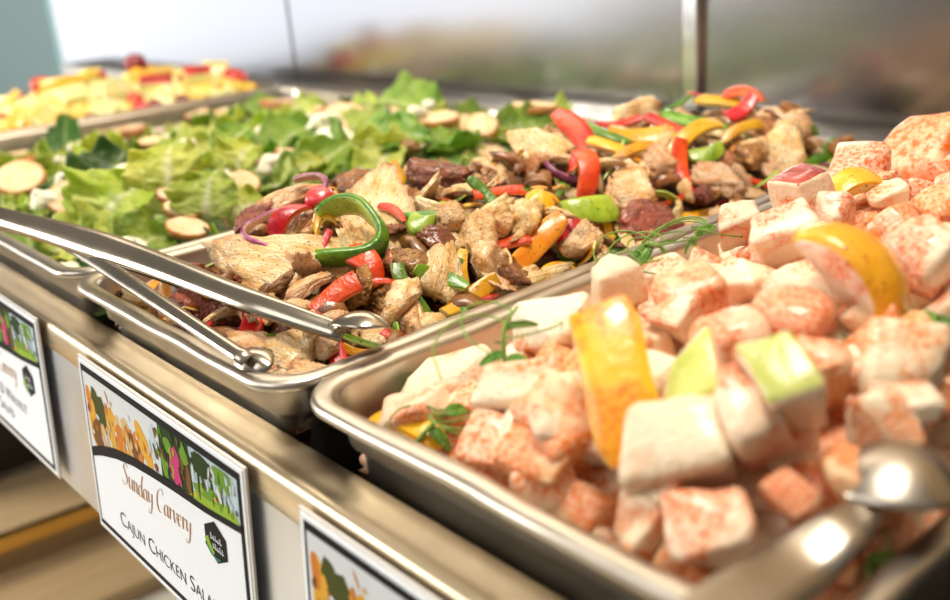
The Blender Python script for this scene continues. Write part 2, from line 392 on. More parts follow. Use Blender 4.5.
# pen strokes of the two script words: letter -> strokes of (x, y) points on a 1-unit x-height
LET = {
 'S': ([[(1.15, 1.75), (.95, 2.05), (.55, 2.0), (.4, 1.6), (.7, 1.15), (.95, .7), (.75, .15), (.3, -.02), (-.05, .25), (.05, .5)]], 1.2),
 'C': ([[(1.25, 1.6), (1.15, 2.0), (.7, 2.0), (.25, 1.4), (.15, .7), (.35, .1), (.8, -.03), (1.25, .35)]], 1.3),
 'u': ([[(0, .85), (.15, 1), (.12, .3), (.3, 0), (.55, .2), (.7, .7)], [(.72, 1), (.68, .3), (.8, 0), (1, .2)]], .95),
 'n': ([[(0, .8), (.15, 1), (.15, 0)], [(.15, .5), (.4, .95), (.62, .9), (.62, .2), (.72, 0), (.92, .2)]], .9),
 'd': ([[(.65, .8), (.35, 1), (.08, .6), (.12, .1), (.4, .02), (.65, .4)], [(.95, 2.0), (.7, 1.2), (.65, .3), (.75, 0), (.95, .2)]], .9),
 'a': ([[(.65, .85), (.35, 1), (.08, .6), (.12, .1), (.38, .02), (.62, .4)], [(.68, 1), (.63, .3), (.75, 0), (.95, .2)]], .9),
 'y': ([[(0, .85), (.14, 1), (.12, .4), (.3, .12), (.55, .3), (.68, .7)], [(.72, 1), (.66, .1), (.45, -.75), (.15, -.9), (.05, -.6), (.4, -.2), (.95, .25)]], .95),
 'r': ([[(0, .8), (.16, 1), (.16, 0)], [(.16, .5), (.38, .95), (.6, .9)]], .62),
 'v': ([[(0, .85), (.15, 1), (.2, .3), (.35, .02), (.6, .5), (.62, .95), (.75, .85)]], .75),
 'e': ([[(.08, .5), (.55, .62), (.5, .95), (.25, .95), (.06, .5), (.2, .05), (.5, .05), (.8, .35)]], .75),
}
def script_mesh(word, x0, y0, xh, slantf=.18, wd=.17):
    V, Fc = [], []; cx = 0
    for ch in word:
        if ch == ' ': cx += .55; continue
        strokes, adv = LET[ch]
        for st in strokes:
            P = bez([(p[0] + cx + slantf * p[1], p[1], 0) for p in st], 22)
            b = len(V)
            for i, p in enumerate(P):
                tn = (P[min(i + 1, 21)] - P[max(i - 1, 0)]).normalized()
                h = wd * (.28 + .85 * max(0, -tn.y * .9 + .1) ** 1.2) * .5 + .012
                nrm = Vector((1, .12, 0))
                V += [((p + nrm * h).x * xh + x0, (p + nrm * h).y * xh + y0, 0), ((p - nrm * h).x * xh + x0, (p - nrm * h - Vector((0, .05, 0))).y * xh + y0, 0)]
            Fc += [(b + 2 * i, b + 2 * i + 1, b + 2 * i + 3, b + 2 * i + 2) for i in range(21)]
        cx += adv
    return V, Fc, cx * xh
def arc_y(u):     # lower edge of the black arc below the picture strip
    xs = [.0, .018, .04, .0635, .09, .115, .146, .185]; ys = [-.0600, -.0535, -.0475, -.0430, -.0400, -.0380, -.0360, -.0315]
    return float(np.interp(u, xs, ys))
def fill_poly(pts, e, mi):
    return [(x, y, e) for x, y in pts], [tuple(range(len(pts)))], mi
def sign(xl, lines, label, dz=0, W=.185, H=.104):
    root = thing('sign_card', label, 'sign card', (xl, slant(-.0196, -.033) , -.0335 + dz))
    # local x along the rail, local y up the card, local z out towards the customer
    root.rotation_euler = Euler((math.pi / 2 - math.atan(KS), 0, 0))
    obj('plastic_holder', bevel_box('plastic_holder', -.0018, -H - .0018, -.0016, W + .0018, .0018, -.0002, .0004), root, M['holder'])
    obj('card', bevel_box('card', 0, -H, -.0004, W, 0, .0002, .0001, 1), root, M['card'])
    b0, b1 = .0022, .0058
    v, f, _ = join([([(x, y, .0003) for x, y in ((b0, -b0), (W - b0, -b0), (W - b0, -H + b0), (b0, -H + b0), (b1, -b1), (W - b1, -b1), (W - b1, -H + b1), (b1, -H + b1))], [(0, 4, 5, 1)[::-1], (1, 5, 6, 2)[::-1], (2, 6, 7, 3)[::-1], (3, 7, 4, 0)[::-1]])])
    # border is slim at the sides, wide along the top
    v = [(x, y, .00032) for x, y in ((b0, -b0), (W - b0, -b0), (W - b0, -H + b0), (b0, -H + b0), (b0 + .0018, -.0062), (W - b0 - .0035, -.0062), (W - b0 - .0035, -H + .0052), (b0 + .0018, -H + .0052))]
    obj('border', mesh('border', v, [(0, 4, 5, 1), (1, 5, 6, 2), (2, 6, 7, 3), (3, 7, 4, 0)], None, False), root, M['ink'])
    # picture strip: three printed photographs and the black arc
    names = ['p_white', 'p_yellow', 'p_orange', 'p_olive', 'p_brown', 'p_tan', 'p_green', 'p_dkgreen', 'p_pink', 'p_sky', 'p_lime', 'ink']
    ix = {n_: i for i, n_ in enumerate(names)}; parts = []
    def strip(u0, u1, mi, e):
        us = np.linspace(u0, u1, 14); pts = [(u, -.0062) for u in us] + [(u, arc_y(u) + .004) for u in us[::-1]]
        v, f, q = fill_poly(pts, e, mi); parts.append((v, f, q))
    strip(.004, .1005, ix['p_white'], .00034); strip(.1005, .1345, ix['p_dkgreen'], .00034); strip(.1345, .1795, ix['p_sky'], .00034)
    R = random.Random(3)
    def blobp(cx, cy, rx, ry, rot, mi, e, jag=.15, n_=12):
        pts = []
        for i in range(n_):
            a = 2 * math.pi * i / n_; r = 1 + R.uniform(-jag, jag); x = rx * r * math.cos(a); y = ry * r * math.sin(a)
            px, py = cx + x * math.cos(rot) - y * math.sin(rot), cy + x * math.sin(rot) + y * math.cos(rot)
            pts.append((min(max(px, .0045), .179), min(max(py, arc_y(px) + .0035), -.0064)))
        parts.append(fill_poly(pts, e, mi))
    e = .00036
    for cx, cy, rx, ry, rot, c in [(.012, -.033, .0065, .019, .1, 'p_yellow'), (.009, -.022, .003, .009, .1, 'p_orange'), (.027, -.026, .009, .0105, .3, 'p_olive'), (.019, -.020, .006, .008, 0, 'p_olive'), (.02, -.042, .01, .010, .5, 'p_brown'), (.030, -.045, .005, .014, .5, 'p_tan'),
                                   (.041, -.033, .009, .016, .35, 'p_yellow'), (.047, -.026, .004, .008, -.2, 'p_tan'), (.051, -.034, .007, .010, .3, 'p_orange'), (.058, -.036, .006, .008, .2, 'p_yellow'), (.060, -.026, .006, .009, .5, 'p_tan'), (.068, -.032, .005, .011, .45, 'p_brown'), (.073, -.030, .004, .010, .4, 'p_orange'), (.080, -.024, .006, .012, .5, 'p_yellow'), (.086, -.030, .005, .008, .2, 'p_yellow'), (.093, -.018, .003, .010, 0, 'p_sky'),
                                   (.105, -.026, .004, .008, .1, 'p_green'), (.110, -.015, .005, .004, .1, 'p_green'), (.128, -.014, .004, .005, .5, 'p_green'), (.116, -.0245, .0055, .0095, .1, 'p_pink'), (.119, -.017, .003, .005, .6, 'p_pink'), (.131, -.026, .003, .008, 0, 'p_brown'),
                                   (.157, -.029, .024, .0062, .12, 'p_lime'), (.150, -.0245, .016, .003, .1, 'p_green'), (.145, -.012, .010, .006, 0, 'p_dkgreen'), (.165, -.011, .012, .0048, .1, 'p_green'), (.142, -.020, .0012, .011, 0, 'p_dkgreen'), (.155, -.018, .0012, .011, .05, 'p_dkgreen'), (.163, -.018, .0009, .010, 0, 'p_dkgreen'), (.170, -.017, .0010, .010, 0, 'p_dkgreen')]:
        blobp(cx, cy, rx, ry, rot, ix[c], e); e += .000006
    for q in range(150):
        u = R.uniform(.006, .178); top = -.0075; y = R.uniform(arc_y(u) + .006, top)
        c = R.choice(('p_yellow', 'p_tan', 'p_orange', 'p_brown', 'p_yellow', 'p_white') if u < .095 else (('p_dkgreen', 'p_green', 'p_pink', 'p_lime', 'p_dkgreen') if .112 < u < .124 and y < -.016 else ('p_dkgreen', 'p_green', 'p_brown', 'p_dkgreen')) if u < .135 else (('p_lime', 'p_green', 'p_lime', 'p_yellow') if y < -.024 else ('p_dkgreen', 'p_green', 'p_sky', 'p_white', 'p_olive')))
        if u < .095 and y > -.022 and R.random() < .75: continue
        blobp(u, y, R.uniform(.0006, .0022), R.uniform(.0012, .0045), R.uniform(-.2, .6), ix[c], e, .3, 7); e += .0000015
    us = np.linspace(.004, .181, 40)
    th = [.0065 - .003 * min(1, abs(u - .03) / .12) for u in us]
    parts.append(([(u, arc_y(u) + h_ , .00065) for u, h_ in zip(us, th)] + [(u, arc_y(u), .00065) for u in us], [(i, i + 40, i + 41, i + 1) for i in range(39)], ix['ink']))
    v, f, mi = join(parts); me = mesh('picture_strip', v, f, mi, False)
    obj('picture_strip', me, root, [M[n_] for n_ in names])
    v, f, wdt = script_mesh('Sunday Carvery', 0, 0, .0068)
    so = obj('heading', mesh('heading', v, f, None, False), root, M['gold_ink']); so.location = (.0865 - wdt / 2, -.0600, .0004); so.rotation_euler.z = .05
    for text, cx, y, size in lines:
        cu = bpy.data.curves.new('dish_name', 'FONT'); cu.body = text; cu.size = size; cu.align_x = 'CENTER'; cu.small_caps_scale = .78; cu.space_character = 1.0; cu.offset = -.0001
        for i, ch in enumerate(text):
            if ch.islower(): cu.body_format[i].use_small_caps = True
        tmp = bpy.data.objects.new('tmp', cu); COL.objects.link(tmp); bpy.context.view_layer.update()
        me = bpy.data.meshes.new_from_object(tmp.evaluated_get(bpy.context.evaluated_depsgraph_get())); bpy.data.objects.remove(tmp); bpy.data.curves.remove(cu)
        me.name = 'dish_name'; me.materials.clear(); o = obj('dish_name', me, root, M['ink']); o.location = (cx, y, .0004)
    # hexagonal award badge
    hx = [(0, .0112), (.0106, .0055), (.0106, -.0050), (0, -.0108), (-.0106, -.0050), (-.0106, .0055)]
    bd = obj('badge', mesh('badge', [(x, y, 0) for x, y in hx], [tuple(range(5, -1, -1))], None, False), root, M['ink']); bd.location = (.1535, -.0485, .0004)
    sw = [[(-.0112, -.0015), (-.0075, .001), (-.005, -.003), (-.002, -.0062), (-.0035, -.0078), (-.0075, -.0050)], [(-.0118, -.0040), (-.0085, -.0044), (-.003, -.0078), (.004, -.0074), (.001, -.0096), (-.0055, -.0084)]]
    obj('swoosh', mesh('swoosh', *join([fill_poly(sw[0], .0001, 0), fill_poly(sw[1], .00012, 1)]), False), bd, [M['p_lime'], M['p_teal']])
    for x, y, wds in ((-.0045, .0010, [.9, .6, .8, .5, .9]), (-.0030, -.0036, [.7, .9, .6, .9, .8])):
        pr = []
        for i, h in enumerate(wds):   # two short lines of tiny white lettering, illegible in the photograph
            pr.append(([(x + i * .0022, y, .0002), (x + i * .0022 + .0006, y, .0002), (x + i * .0022 + .0006, y + .0034 * h, .0002), (x + i * .0022, y + .0034 * h, .0002)], [(0, 1, 2, 3)]))
            pr.append(([(x + i * .0022, y, .0002), (x + i * .0022 + .0016, y, .0002), (x + i * .0022 + .0016, y + .0007, .0002), (x + i * .0022, y + .0007, .0002)], [(0, 1, 2, 3)]))
        v, f, mi = join(pr); obj('badge_lettering', mesh('badge_lettering', v, f, None, False), bd, M['card'])
    return root
sign(-.1965, [('Cajun Chicken Salad', .0925, -.0895, .0128)], 'white framed sign card reading Cajun Chicken Salad, on the front rail', 0)
sign(-.264 - .185, [('Cheese & Walnut', .0925, -.0770, .0128), ('Salad', .0925, -.0900, .0128)], 'white framed sign card reading Cheese & Walnut Salad, cut by the picture edge', .005)
sign(.0340, [], 'white framed sign card under the potato salad, only its printed food picture showing', 0)
# ------------------------------------------------------------------ food: shapes
def blob_vf(seed, dims, amp=.12, freq=2.2, p=2.6, sub=3, fib=0, bend=0, flat=0):
    """irregular lump: super-ellipsoid with layered noise; fib adds lengthwise fibres, bend curls it along x"""
    bm = bmesh.new(); bmesh.ops.create_icosphere(bm, subdivisions=sub, radius=1)
    off = Vector((seed * 3.7, seed * 1.3, seed * 2.1)); V = []
    for v in bm.verts:
        d = v.co.normalized(); r = (abs(d.x) ** p + abs(d.y) ** p + abs(d.z) ** p) ** (-1 / p)
        n1 = noise.noise(d * freq * .6 + off) * 1.2 + noise.noise(d * freq * 1.7 + off) * .7 + noise.noise(d * freq * 4.2 + off) * .35
        r *= 1 + amp * n1
        if fib: r *= 1 + fib * noise.noise(Vector((d.x * 1.2, d.y * 6.5, d.z * 6.5)) + off) + fib * .6 * noise.noise(Vector((d.x * 4, d.y * 13, d.z * 13)) + off)
        q = Vector((d.x * r * dims[0], d.y * r * dims[1], d.z * r * dims[2]))
        if bend: q.z -= bend * (q.x / dims[0]) ** 2 * dims[0]; q.y += bend * .6 * (q.x / dims[0]) ** 2 * dims[0] * math.sin(seed)
        V.append(q)
    Fc = [tuple(x.index for x in f.verts) for f in bm.faces]; bm.free()
    return V, Fc
def lump(name, mats, seed, dims, **kw):
    v, f = blob_vf(seed, dims, **kw); me = mesh(name, v, f)
    for q in (mats if isinstance(mats, list) else [mats]): me.materials.append(q)
    return me
def torn(name, mat, seed, dims, bend=0, fib=.22, rag=.16, sub=4):
    """torn piece of cooked meat: planes where it was cut, ragged ends and fibres along its length"""
    R = random.Random(seed); bm = bmesh.new(); bmesh.ops.create_icosphere(bm, subdivisions=sub, radius=1); off = Vector((seed * 1.31, seed * 2.17, seed * .73))
    planes = []
    for _ in range(9):
        n_ = Vector((R.gauss(0, .7), R.gauss(0, 1), R.gauss(0, 1))).normalized(); planes.append((n_, R.uniform(.52, .85)))
    for sx in (-1, 1): planes.append((Vector((sx, R.uniform(-.6, .6), R.uniform(-.6, .6))).normalized(), R.uniform(.65, .9)))
    V = []
    for v in bm.verts:
        d = v.co.normalized(); r = 1.25
        for n_, h in planes:
            c = d.dot(n_)
            if c > 1e-3: r = min(r, h / c)
        r *= 1 + rag * (noise.noise(d * 2.6 + off) + .6 * noise.noise(d * 6 + off))
        fb = abs(noise.noise(Vector((d.x * 1.1, d.y * 5.5, d.z * 5.5)) + off)) + .55 * abs(noise.noise(Vector((d.x * 2.6, d.y * 14, d.z * 14)) + off))
        r *= 1 - fib * fb + fib * .3
        r += .05 * noise.noise(d * 17 + off)
        q = Vector((d.x * r * dims[0], d.y * r * dims[1], d.z * r * dims[2])) * 1.15
        if bend: q.z -= bend * (q.x / dims[0]) ** 2 * dims[0] * .7; q.y += bend * .6 * (q.x / dims[0]) ** 2 * dims[0] * math.sin(seed)
        V.append(q)
    Fc = [tuple(x.index for x in f.verts) for f in bm.faces]; bm.free()
    me = mesh(name, V, Fc); me.materials.append(mat); return me
def chunk(name, mats, seed, dims, jit=.36, bev=.19, skin=None, noise_a=.08):
    """knife-cut chunk: jittered box hull with soft edges; skin = side that keeps its peel"""
    R = random.Random(seed); bm = bmesh.new(); vs = []; cut = R.randrange(8) if jit > .25 else -1
    for i, (sx, sy, sz) in enumerate((a, b, c) for a in (-1, 1) for b in (-1, 1) for c in (-1, 1)):
        k = .45 if i == cut else 1
        vs.append(bm.verts.new((sx * dims[0] * k * (1 - R.uniform(0, jit * 1.6)), sy * dims[1] * k * (1 - R.uniform(0, jit * 1.6)), sz * dims[2] * (1 - R.uniform(0, jit * 1.2)))))
    bmesh.ops.convex_hull(bm, input=bm.verts[:])
    bmesh.ops.dissolve_limit(bm, angle_limit=math.radians(14), verts=bm.verts[:], edges=bm.edges[:])
    bmesh.ops.recalc_face_normals(bm, faces=bm.faces)
    sf = None
    if skin is not None:
        ax = Vector(skin).normalized(); sf = max(bm.faces, key=lambda q: q.normal.dot(ax)); sf.material_index = 1
    bmesh.ops.bevel(bm, geom=bm.edges[:], offset=bev * min(dims), segments=3, profile=.5, affect='EDGES', clamp_overlap=True, material=0 if sf is None else -1)
    bmesh.ops.triangulate(bm, faces=[f for f in bm.faces if len(f.verts) > 4])
    bmesh.ops.subdivide_edges(bm, edges=[e for e in bm.edges if e.calc_length() > min(dims) * .45], cuts=2, use_grid_fill=True)
    off = Vector((seed * 1.7, seed * .9, seed * 2.3)); md = min(dims)
    for v in bm.verts:
        n_ = noise.noise(v.co / md * 1.3 + off) + .5 * noise.noise(v.co / md * 3.5 + off)
        v.co += v.co.normalized() * n_ * noise_a * md * 1.6
    me = from_bm(name, bm)
    for q in (mats if isinstance(mats, list) else [mats]): me.materials.append(q)
    return me
def strip(name, mats, seed, L=.05, Wd=.012, T=.0042, arc=.7, twist=.4, taper=.35):
    """cut strip of pepper: skin outside, paler flesh inside, bent along its length"""
    R = random.Random(seed); n = 16; path = []; ups = []
    for i in range(n):
        t = i / (n - 1) - .5; a = arc * t
        if abs(arc) > 1e-3: x = math.sin(a) * L / arc; z = (math.cos(a) - 1) * L / arc
        else: x, z = t * L, 0
        y = .10 * L * math.sin(t * 3 + seed) * R.uniform(.98, 1.02)
        path.append(Vector((x, y, z))); w = twist * t
        ups.append(Vector((math.sin(a), 0, math.cos(a))) * math.cos(w) + Vector((0, math.sin(w), 0)))
    h = Wd / 2
    sec = [(-h, -T * .5), (-h, T * .18), (-h * .9, T * .38), (-h * .5, T * .5), (0, T * .54), (h * .5, T * .5), (h * .9, T * .38), (h, T * .18), (h, -T * .5), (h * .3, -T * .30), (-h * .3, -T * .30)]
    ph = R.uniform(0, 6)
    V, Fc = sweep(path, ups, sec, lambda t: ((1 - taper * (2 * abs(t - .5)) ** 3) * (1 + .10 * math.sin(5 * t + ph)), 1 - .35 * (2 * abs(t - .5)) ** 6))
    mi = []
    for i in range(n - 1):
        for j in range(11): mi.append(0 if 1 <= j < 7 else 1)
    mi += [1, 1]; me = mesh(name, V, Fc, mi); me.set_sharp_from_angle(angle=math.radians(42))
    for q in mats: me.materials.append(q)
    return me
def ring(name, mats, seed, r=.022, arc=4.4, Wd=.010, T=.0055, oval=.8, upright=True):
    """hooked slice of a pepper or onion lying flat: the skin is on the outer rim"""
    n = 30; path = []; ups = []; R = random.Random(seed); p0 = R.uniform(0, 6)
    for i in range(n):
        a = arc * (i / (n - 1) - .5); rr = r * (1 + .10 * math.sin(3 * a + p0))
        path.append(Vector((rr * math.cos(a), rr * math.sin(a) * oval, .1 * r * math.sin(2 * a))))
        ups.append(Vector((math.cos(a), math.sin(a), 0)))
    h = Wd / 2
    sec = [(-h, -T * .3), (-h * .9, T * .25), (0, T * .55), (h * .9, T * .25), (h, -T * .3), (h * .5, -T * .35), (0, -T * .3), (-h * .5, -T * .35)]
    V, Fc = sweep(path, ups, sec, lambda t: (1 - .3 * (2 * abs(t - .5)) ** 5, 1))
    mi = [0 if j < 4 else 1 for i in range(n - 1) for j in range(8)] + [1, 1]
    me = mesh(name, V, Fc, mi)
    for q in mats: me.materials.append(q)
    return me
def wedge(name, mats, seed, L=.06, r=.020, th=.85):
    """crescent wedge: skin over the curved back, flesh on the two cut sides"""
    n = 18; V = []; Fc = []; mi = []; k = 7
    for i in range(n):
        a = (i / (n - 1) - .5) * 2.6; sc = max(.04, math.cos(a * .58)) ** .7
        cx, cz = math.sin(a) * L * .42, (math.cos(a) - 1) * L * .30
        nx, nz = math.sin(a), math.cos(a)
        V.append((cx - nx * r * .9 * sc, 0, cz - nz * r * .9 * sc))
        for j in range(k):
            b = (j / (k - 1) - .5) * th * 2; V.append((cx + nx * (math.cos(b) - .72) * r * sc, math.sin(b) * r * sc * .95, cz + nz * (math.cos(b) - .72) * r * sc))
    w = k + 1
    for i in range(n - 1):
        for j in range(w):
            a, b = i * w + j, i * w + (j + 1) % w; Fc.append((a, a + w, b + w, b)); mi.append(0 if 1 <= j < k else 1)
    Fc += [tuple(range(w)), tuple(range((n - 1) * w, n * w))[::-1]]; mi += [0, 0]
    me = mesh(name, V, Fc, mi)
    for q in mats: me.materials.append(q)
    return me
def leaf_vf(seed, L, W, cup=.5, bend=.3, ruffle=.1, nu=34, nv=23, tip=.6):
    R = random.Random(seed); off = Vector((seed * 2.1, seed * .7, 0)); p1, p2 = R.uniform(0, 6), R.uniform(0, 6); V = []; rib = []
    for i in range(nu):
        u = i / (nu - 1); wd = W * .5 * (math.sin(math.pi * min(.98, .05 + u * .93) ** .75) ** tip) * (1 + .06 * noise.noise(Vector((u * 5, seed, 0)))) + .0015
        for j in range(nv):
            v = j / (nv - 1) * 2 - 1; av = abs(v)
            x = (u - .5) * L; y = v * wd; z = cup * av ** 1.8 * wd + bend * L * (-(u - .35) ** 2)
            z += ruffle * W * av ** 2.2 * (.8 * math.sin(u * 15 + p1 + v) + .5 * math.sin(u * 27 + p2 * v))
            z += ruffle * W * .55 * noise.noise(Vector((x * 90, y * 90, 0)) + off) + ruffle * W * .24 * noise.noise(Vector((x * 240, y * 240, 1)) + off)
            x += ruffle * W * .10 * av ** 2 * noise.noise(Vector((u * 9, v * 4, 3)) + off)
            V.append((x, y, z)); br = abs(math.sin((u * 9 - av * 3.2) * 2.0))
            rib.append(max(0, 1 - av * (4.5 + 5 * u)) * .9 + .25 * max(0, 1 - br * 7) * (1 - u) + .22 * (1 - u) ** 2)
    Fc = [(i * nv + j, (i + 1) * nv + j, (i + 1) * nv + j + 1, i * nv + j + 1) for i in range(nu - 1) for j in range(nv - 1)]
    return V, Fc, rib
def leaf(name, mat, seed, L=.08, W=.06, thick=.0007, **kw):
    V, Fc, rib = leaf_vf(seed, L, W, **kw); n = len(V)
    me0 = mesh('t', V, Fc); nr = [tuple(v.normal) for v in me0.vertices]; bpy.data.meshes.remove(me0)
    nu, nv = kw.get('nu', 34), kw.get('nv', 23)
    V2 = [(x - a * thick, y - b * thick, z - c * thick) for (x, y, z), (a, b, c) in zip(V, nr)]
    F2 = [tuple(n + q for q in f[::-1]) for f in Fc]
    edge = [j for j in range(nv)] + [i * nv + nv - 1 for i in range(1, nu)] + [(nu - 1) * nv + j for j in range(nv - 2, -1, -1)] + [i * nv for i in range(nu - 2, 0, -1)]
    F3 = [(edge[k], edge[(k + 1) % len(edge)], n + edge[(k + 1) % len(edge)], n + edge[k]) for k in range(len(edge))]
    me = mesh(name, V + V2, Fc + F2 + F3); me.materials.append(mat)
    at = me.attributes.new('rib', 'FLOAT', 'POINT'); at.data.foreach_set('value', rib + rib)
    return me
def toast(name, seed, r=.024, th=.0075, oval=.8):
    """slice of a small baguette: browned crumb faces and a darker crust band"""
    n = 30; R = random.Random(seed); off = Vector((seed * 1.9, 0, 0)); V = []; Fc = []; mi = []
    prof = [(0, -1), (.35, -1), (.7, -.98), (.90, -.96), (.98, -.80), (1.0, -.3), (1.0, .3), (.98, .80), (.90, .98), (.7, 1.0), (.35, 1.04), (0, 1.05)]
    for q, (a, z) in enumerate(prof):
        for i in range(n):
            t = 2 * math.pi * i / n; rr = r * (1 + .10 * noise.noise(Vector((math.cos(t) * 1.2, math.sin(t) * 1.2, 0)) + off))
            zz = z * th / 2 + .0012 * noise.noise(Vector((math.cos(t) * a * 3, math.sin(t) * a * 3, z)) + off)
            V.append((rr * a * math.cos(t), rr * a * math.sin(t) * oval, zz))
    for q in range(len(prof) - 1):
        for i in range(n):
            j = (i + 1) % n; Fc.append((q * n + i, q * n + j, (q + 1) * n + j, (q + 1) * n + i)); mi.append(1 if 3 <= q <= 7 else 0)
    bm = bmesh.new(); vs = [bm.verts.new(v) for v in V]
    for f, k in zip(Fc, mi): bm.faces.new([vs[i] for i in f]).material_index = k
    bmesh.ops.remove_doubles(bm, verts=bm.verts[:], dist=1e-5)
    me = from_bm(name, bm); me.materials.append(M['crumb']); me.materials.append(M['crust']); return me

# ------------------------------------------------------------------ food: heaping
class Heap:
    """height map of one pan; pieces are dropped on it and raise it"""
    def __init__(s, pan, h, cell=.003, depth=.014, front=0, wall=.0155):
        s.x0, s.y0, s.x1, s.y1 = pan; s.h = h; s.c = cell; s.wall = wall
        s.nx = int((s.x1 - s.x0) / cell) + 1; s.ny = int((s.y1 - s.y0) / cell) + 1
        X, Y = np.meshgrid(s.x0 + (np.arange(s.nx) + .5) * cell, s.y0 + (np.arange(s.ny) + .5) * cell, indexing='ij')
        s.X, s.Y = X, Y; s.T = h(X, Y); s.H = s.T - depth; s.H0 = s.H.copy()
        dd = np.minimum(np.minimum(X - s.x0, s.x1 - X), np.minimum(Y - s.y0, s.y1 - Y)); s.dd = dd
        s.H[dd < .0105] = np.maximum(s.H[dd < .0105], .0015)
        P = np.stack([X, Y, s.T], -1) - np.array(CAM); w = P @ np.array(FW); w = np.where(w < .02, .02, w)
        s.px = 475 + F_PX * (P @ np.array(RT)) / w; s.py = 300 - F_PX * (P @ np.array(UP)) / w
        s.view = (s.px > -70) & (s.px < 1020) & (s.py > -50) & (s.py < 690) & (dd > .017)
        s.done = np.zeros_like(s.H, bool)
    def idx(s, x, y): return int(np.clip((x - s.x0) / s.c, 0, s.nx - 1)), int(np.clip((y - s.y0) / s.c, 0, s.ny - 1))
    def hz(s, x, y): return float(s.h(np.array(float(x)), np.array(float(y))))
    def normal(s, x, y, e=.008):
        n = Vector((-(s.hz(x + e, y) - s.hz(x - e, y)) / (2 * e), -(s.hz(x, y + e) - s.hz(x, y - e)) / (2 * e), 1)).normalized()
        return n
    def hit(s, px, py, lift=0):
        d = np.array(ray(px, py)); t = .12 + np.arange(2000) * .0008; P = np.array(CAM)[None] + t[:, None] * d[None]
        e = .012
        ins = (P[:, 0] > s.x0 + e) & (P[:, 0] < s.x1 - e) & (P[:, 1] > s.y0 + e) & (P[:, 1] < s.y1 - e)
        gap = np.where(ins, P[:, 2] - s.h(np.clip(P[:, 0], s.x0, s.x1), np.clip(P[:, 1], s.y0, s.y1)) - lift, 9)
        k = np.argmax(gap < 0) if (gap < 0).any() else int(np.argmin(gap))   # a line that clears the crest takes its closest pass
        p = P[k]
        if gap[k] > 8:
            q = onz(px, py, -.005); return Vector((min(max(q.x, s.x0 + e), s.x1 - e), min(max(q.y, s.y0 + e), s.y1 - e), q.z))
        return Vector((p[0], p[1], min(p[2], s.hz(p[0], p[1]) + .012)))
    def drop(s, me, R, x, y, q=.80, zcap=None, sink=.0):
        co = VC(me); P = co @ np.array(R.to_3x3()).T; gx = np.clip(((P[:, 0] + x - s.x0) / s.c).astype(int), 0, s.nx - 1); gy = np.clip(((P[:, 1] + y - s.y0) / s.c).astype(int), 0, s.ny - 1)
        key = gx * s.ny + gy; o = np.argsort(P[:, 2]); ks, first = np.unique(key[o], return_index=True); low = P[o[first], 2]
        need = s.H.ravel()[ks] - low
        z = float(np.quantile(need, q)) - sink
        if zcap is not None: z = min(z, zcap)
        o2 = o[::-1]; k2, f2 = np.unique(key[o2], return_index=True); top = P[o2[f2], 2] + z
        Hf = s.H.ravel(); Hf[k2] = np.maximum(Hf[k2], top); s.H = Hf.reshape(s.nx, s.ny)
        return z
_vc = {}
def VC(me):
    if me.name not in _vc:
        a = np.empty(len(me.vertices) * 3, np.float32); me.vertices.foreach_get('co', a); _vc[me.name] = a.reshape(-1, 3).astype(float)
    return _vc[me.name]
def basis(xd, n):
    n = n.normalized(); x = (xd - n * xd.dot(n))
    if x.length < 1e-6: x = n.orthogonal()
    x.normalize(); y = n.cross(x); m_ = Matrix.Identity(3)
    for i in range(3): m_[i][0], m_[i][1], m_[i][2] = x[i], y[i], n[i]
    return m_
ITEMS = []     # (object, heap name, kind, category, words)
def put(name, me, hp, x, y, R3, scl, zcap=None, q=.8, sink=0, z=None, kind=None):
    R = R3 @ Matrix.Diagonal(Vector(scl))
    if z is None: z = hp.drop(me, R, x, y, q, zcap, sink)
    o = obj(name, me); mw = R.to_4x4(); mw.translation = (x, y, z); o.matrix_world = mw
    return o
def fill(hp, kinds, count, tgt=.006, seed=1, spread=.9, tilt=.35, minsep=.55):
    """kinds: list of (weight, object name, meshes, scale range, footprint radius). drops pieces where the heap is lowest"""
    R = random.Random(seed); out = []; taken = []
    wsum = [k[0] for k in kinds]
    V = hp.view
    for _ in range(count):
        dfc = np.where(V, hp.T - tgt - hp.H, -1); mx = dfc.max()
        if mx < .0005: break
        c = np.argwhere(dfc > mx * spread * .55) if R.random() < .85 else np.argwhere(dfc > .0005)
        i, j = c[R.randrange(len(c))]; x = hp.X[i, j] + R.uniform(-.002, .002); y = hp.Y[i, j] + R.uniform(-.002, .002)
        kd = R.choices(kinds, wsum)[0]; me = R.choice(kd[2]); sc = R.uniform(*kd[3])
        nrm = hp.normal(x, y) + Vector((R.gauss(0, tilt), R.gauss(0, tilt), 0)); a = R.uniform(0, 2 * math.pi)
        Rm = basis(Vector((math.cos(a), math.sin(a), 0)), nrm)
        ex = VC(me) @ np.array(Rm).T * sc; mg = .0172
        x = min(max(x, hp.x0 + mg - ex[:, 0].min()), hp.x1 - mg - ex[:, 0].max()) if ex[:, 0].max() - ex[:, 0].min() < hp.x1 - hp.x0 - .03 else x
        y = min(max(y, hp.y0 + mg - ex[:, 1].min()), hp.y1 - mg - ex[:, 1].max())
        o = put(kd[1], me, hp, x, y, Rm, (sc, sc, sc), zcap=hp.hz(x, y) + .004, q=.72)
        out.append(o); ITEMS.append((o, hp, 0))
        V = V & ~((hp.X - x) ** 2 + (hp.Y - y) ** 2 < (kd[4] * sc * minsep) ** 2)
    return out
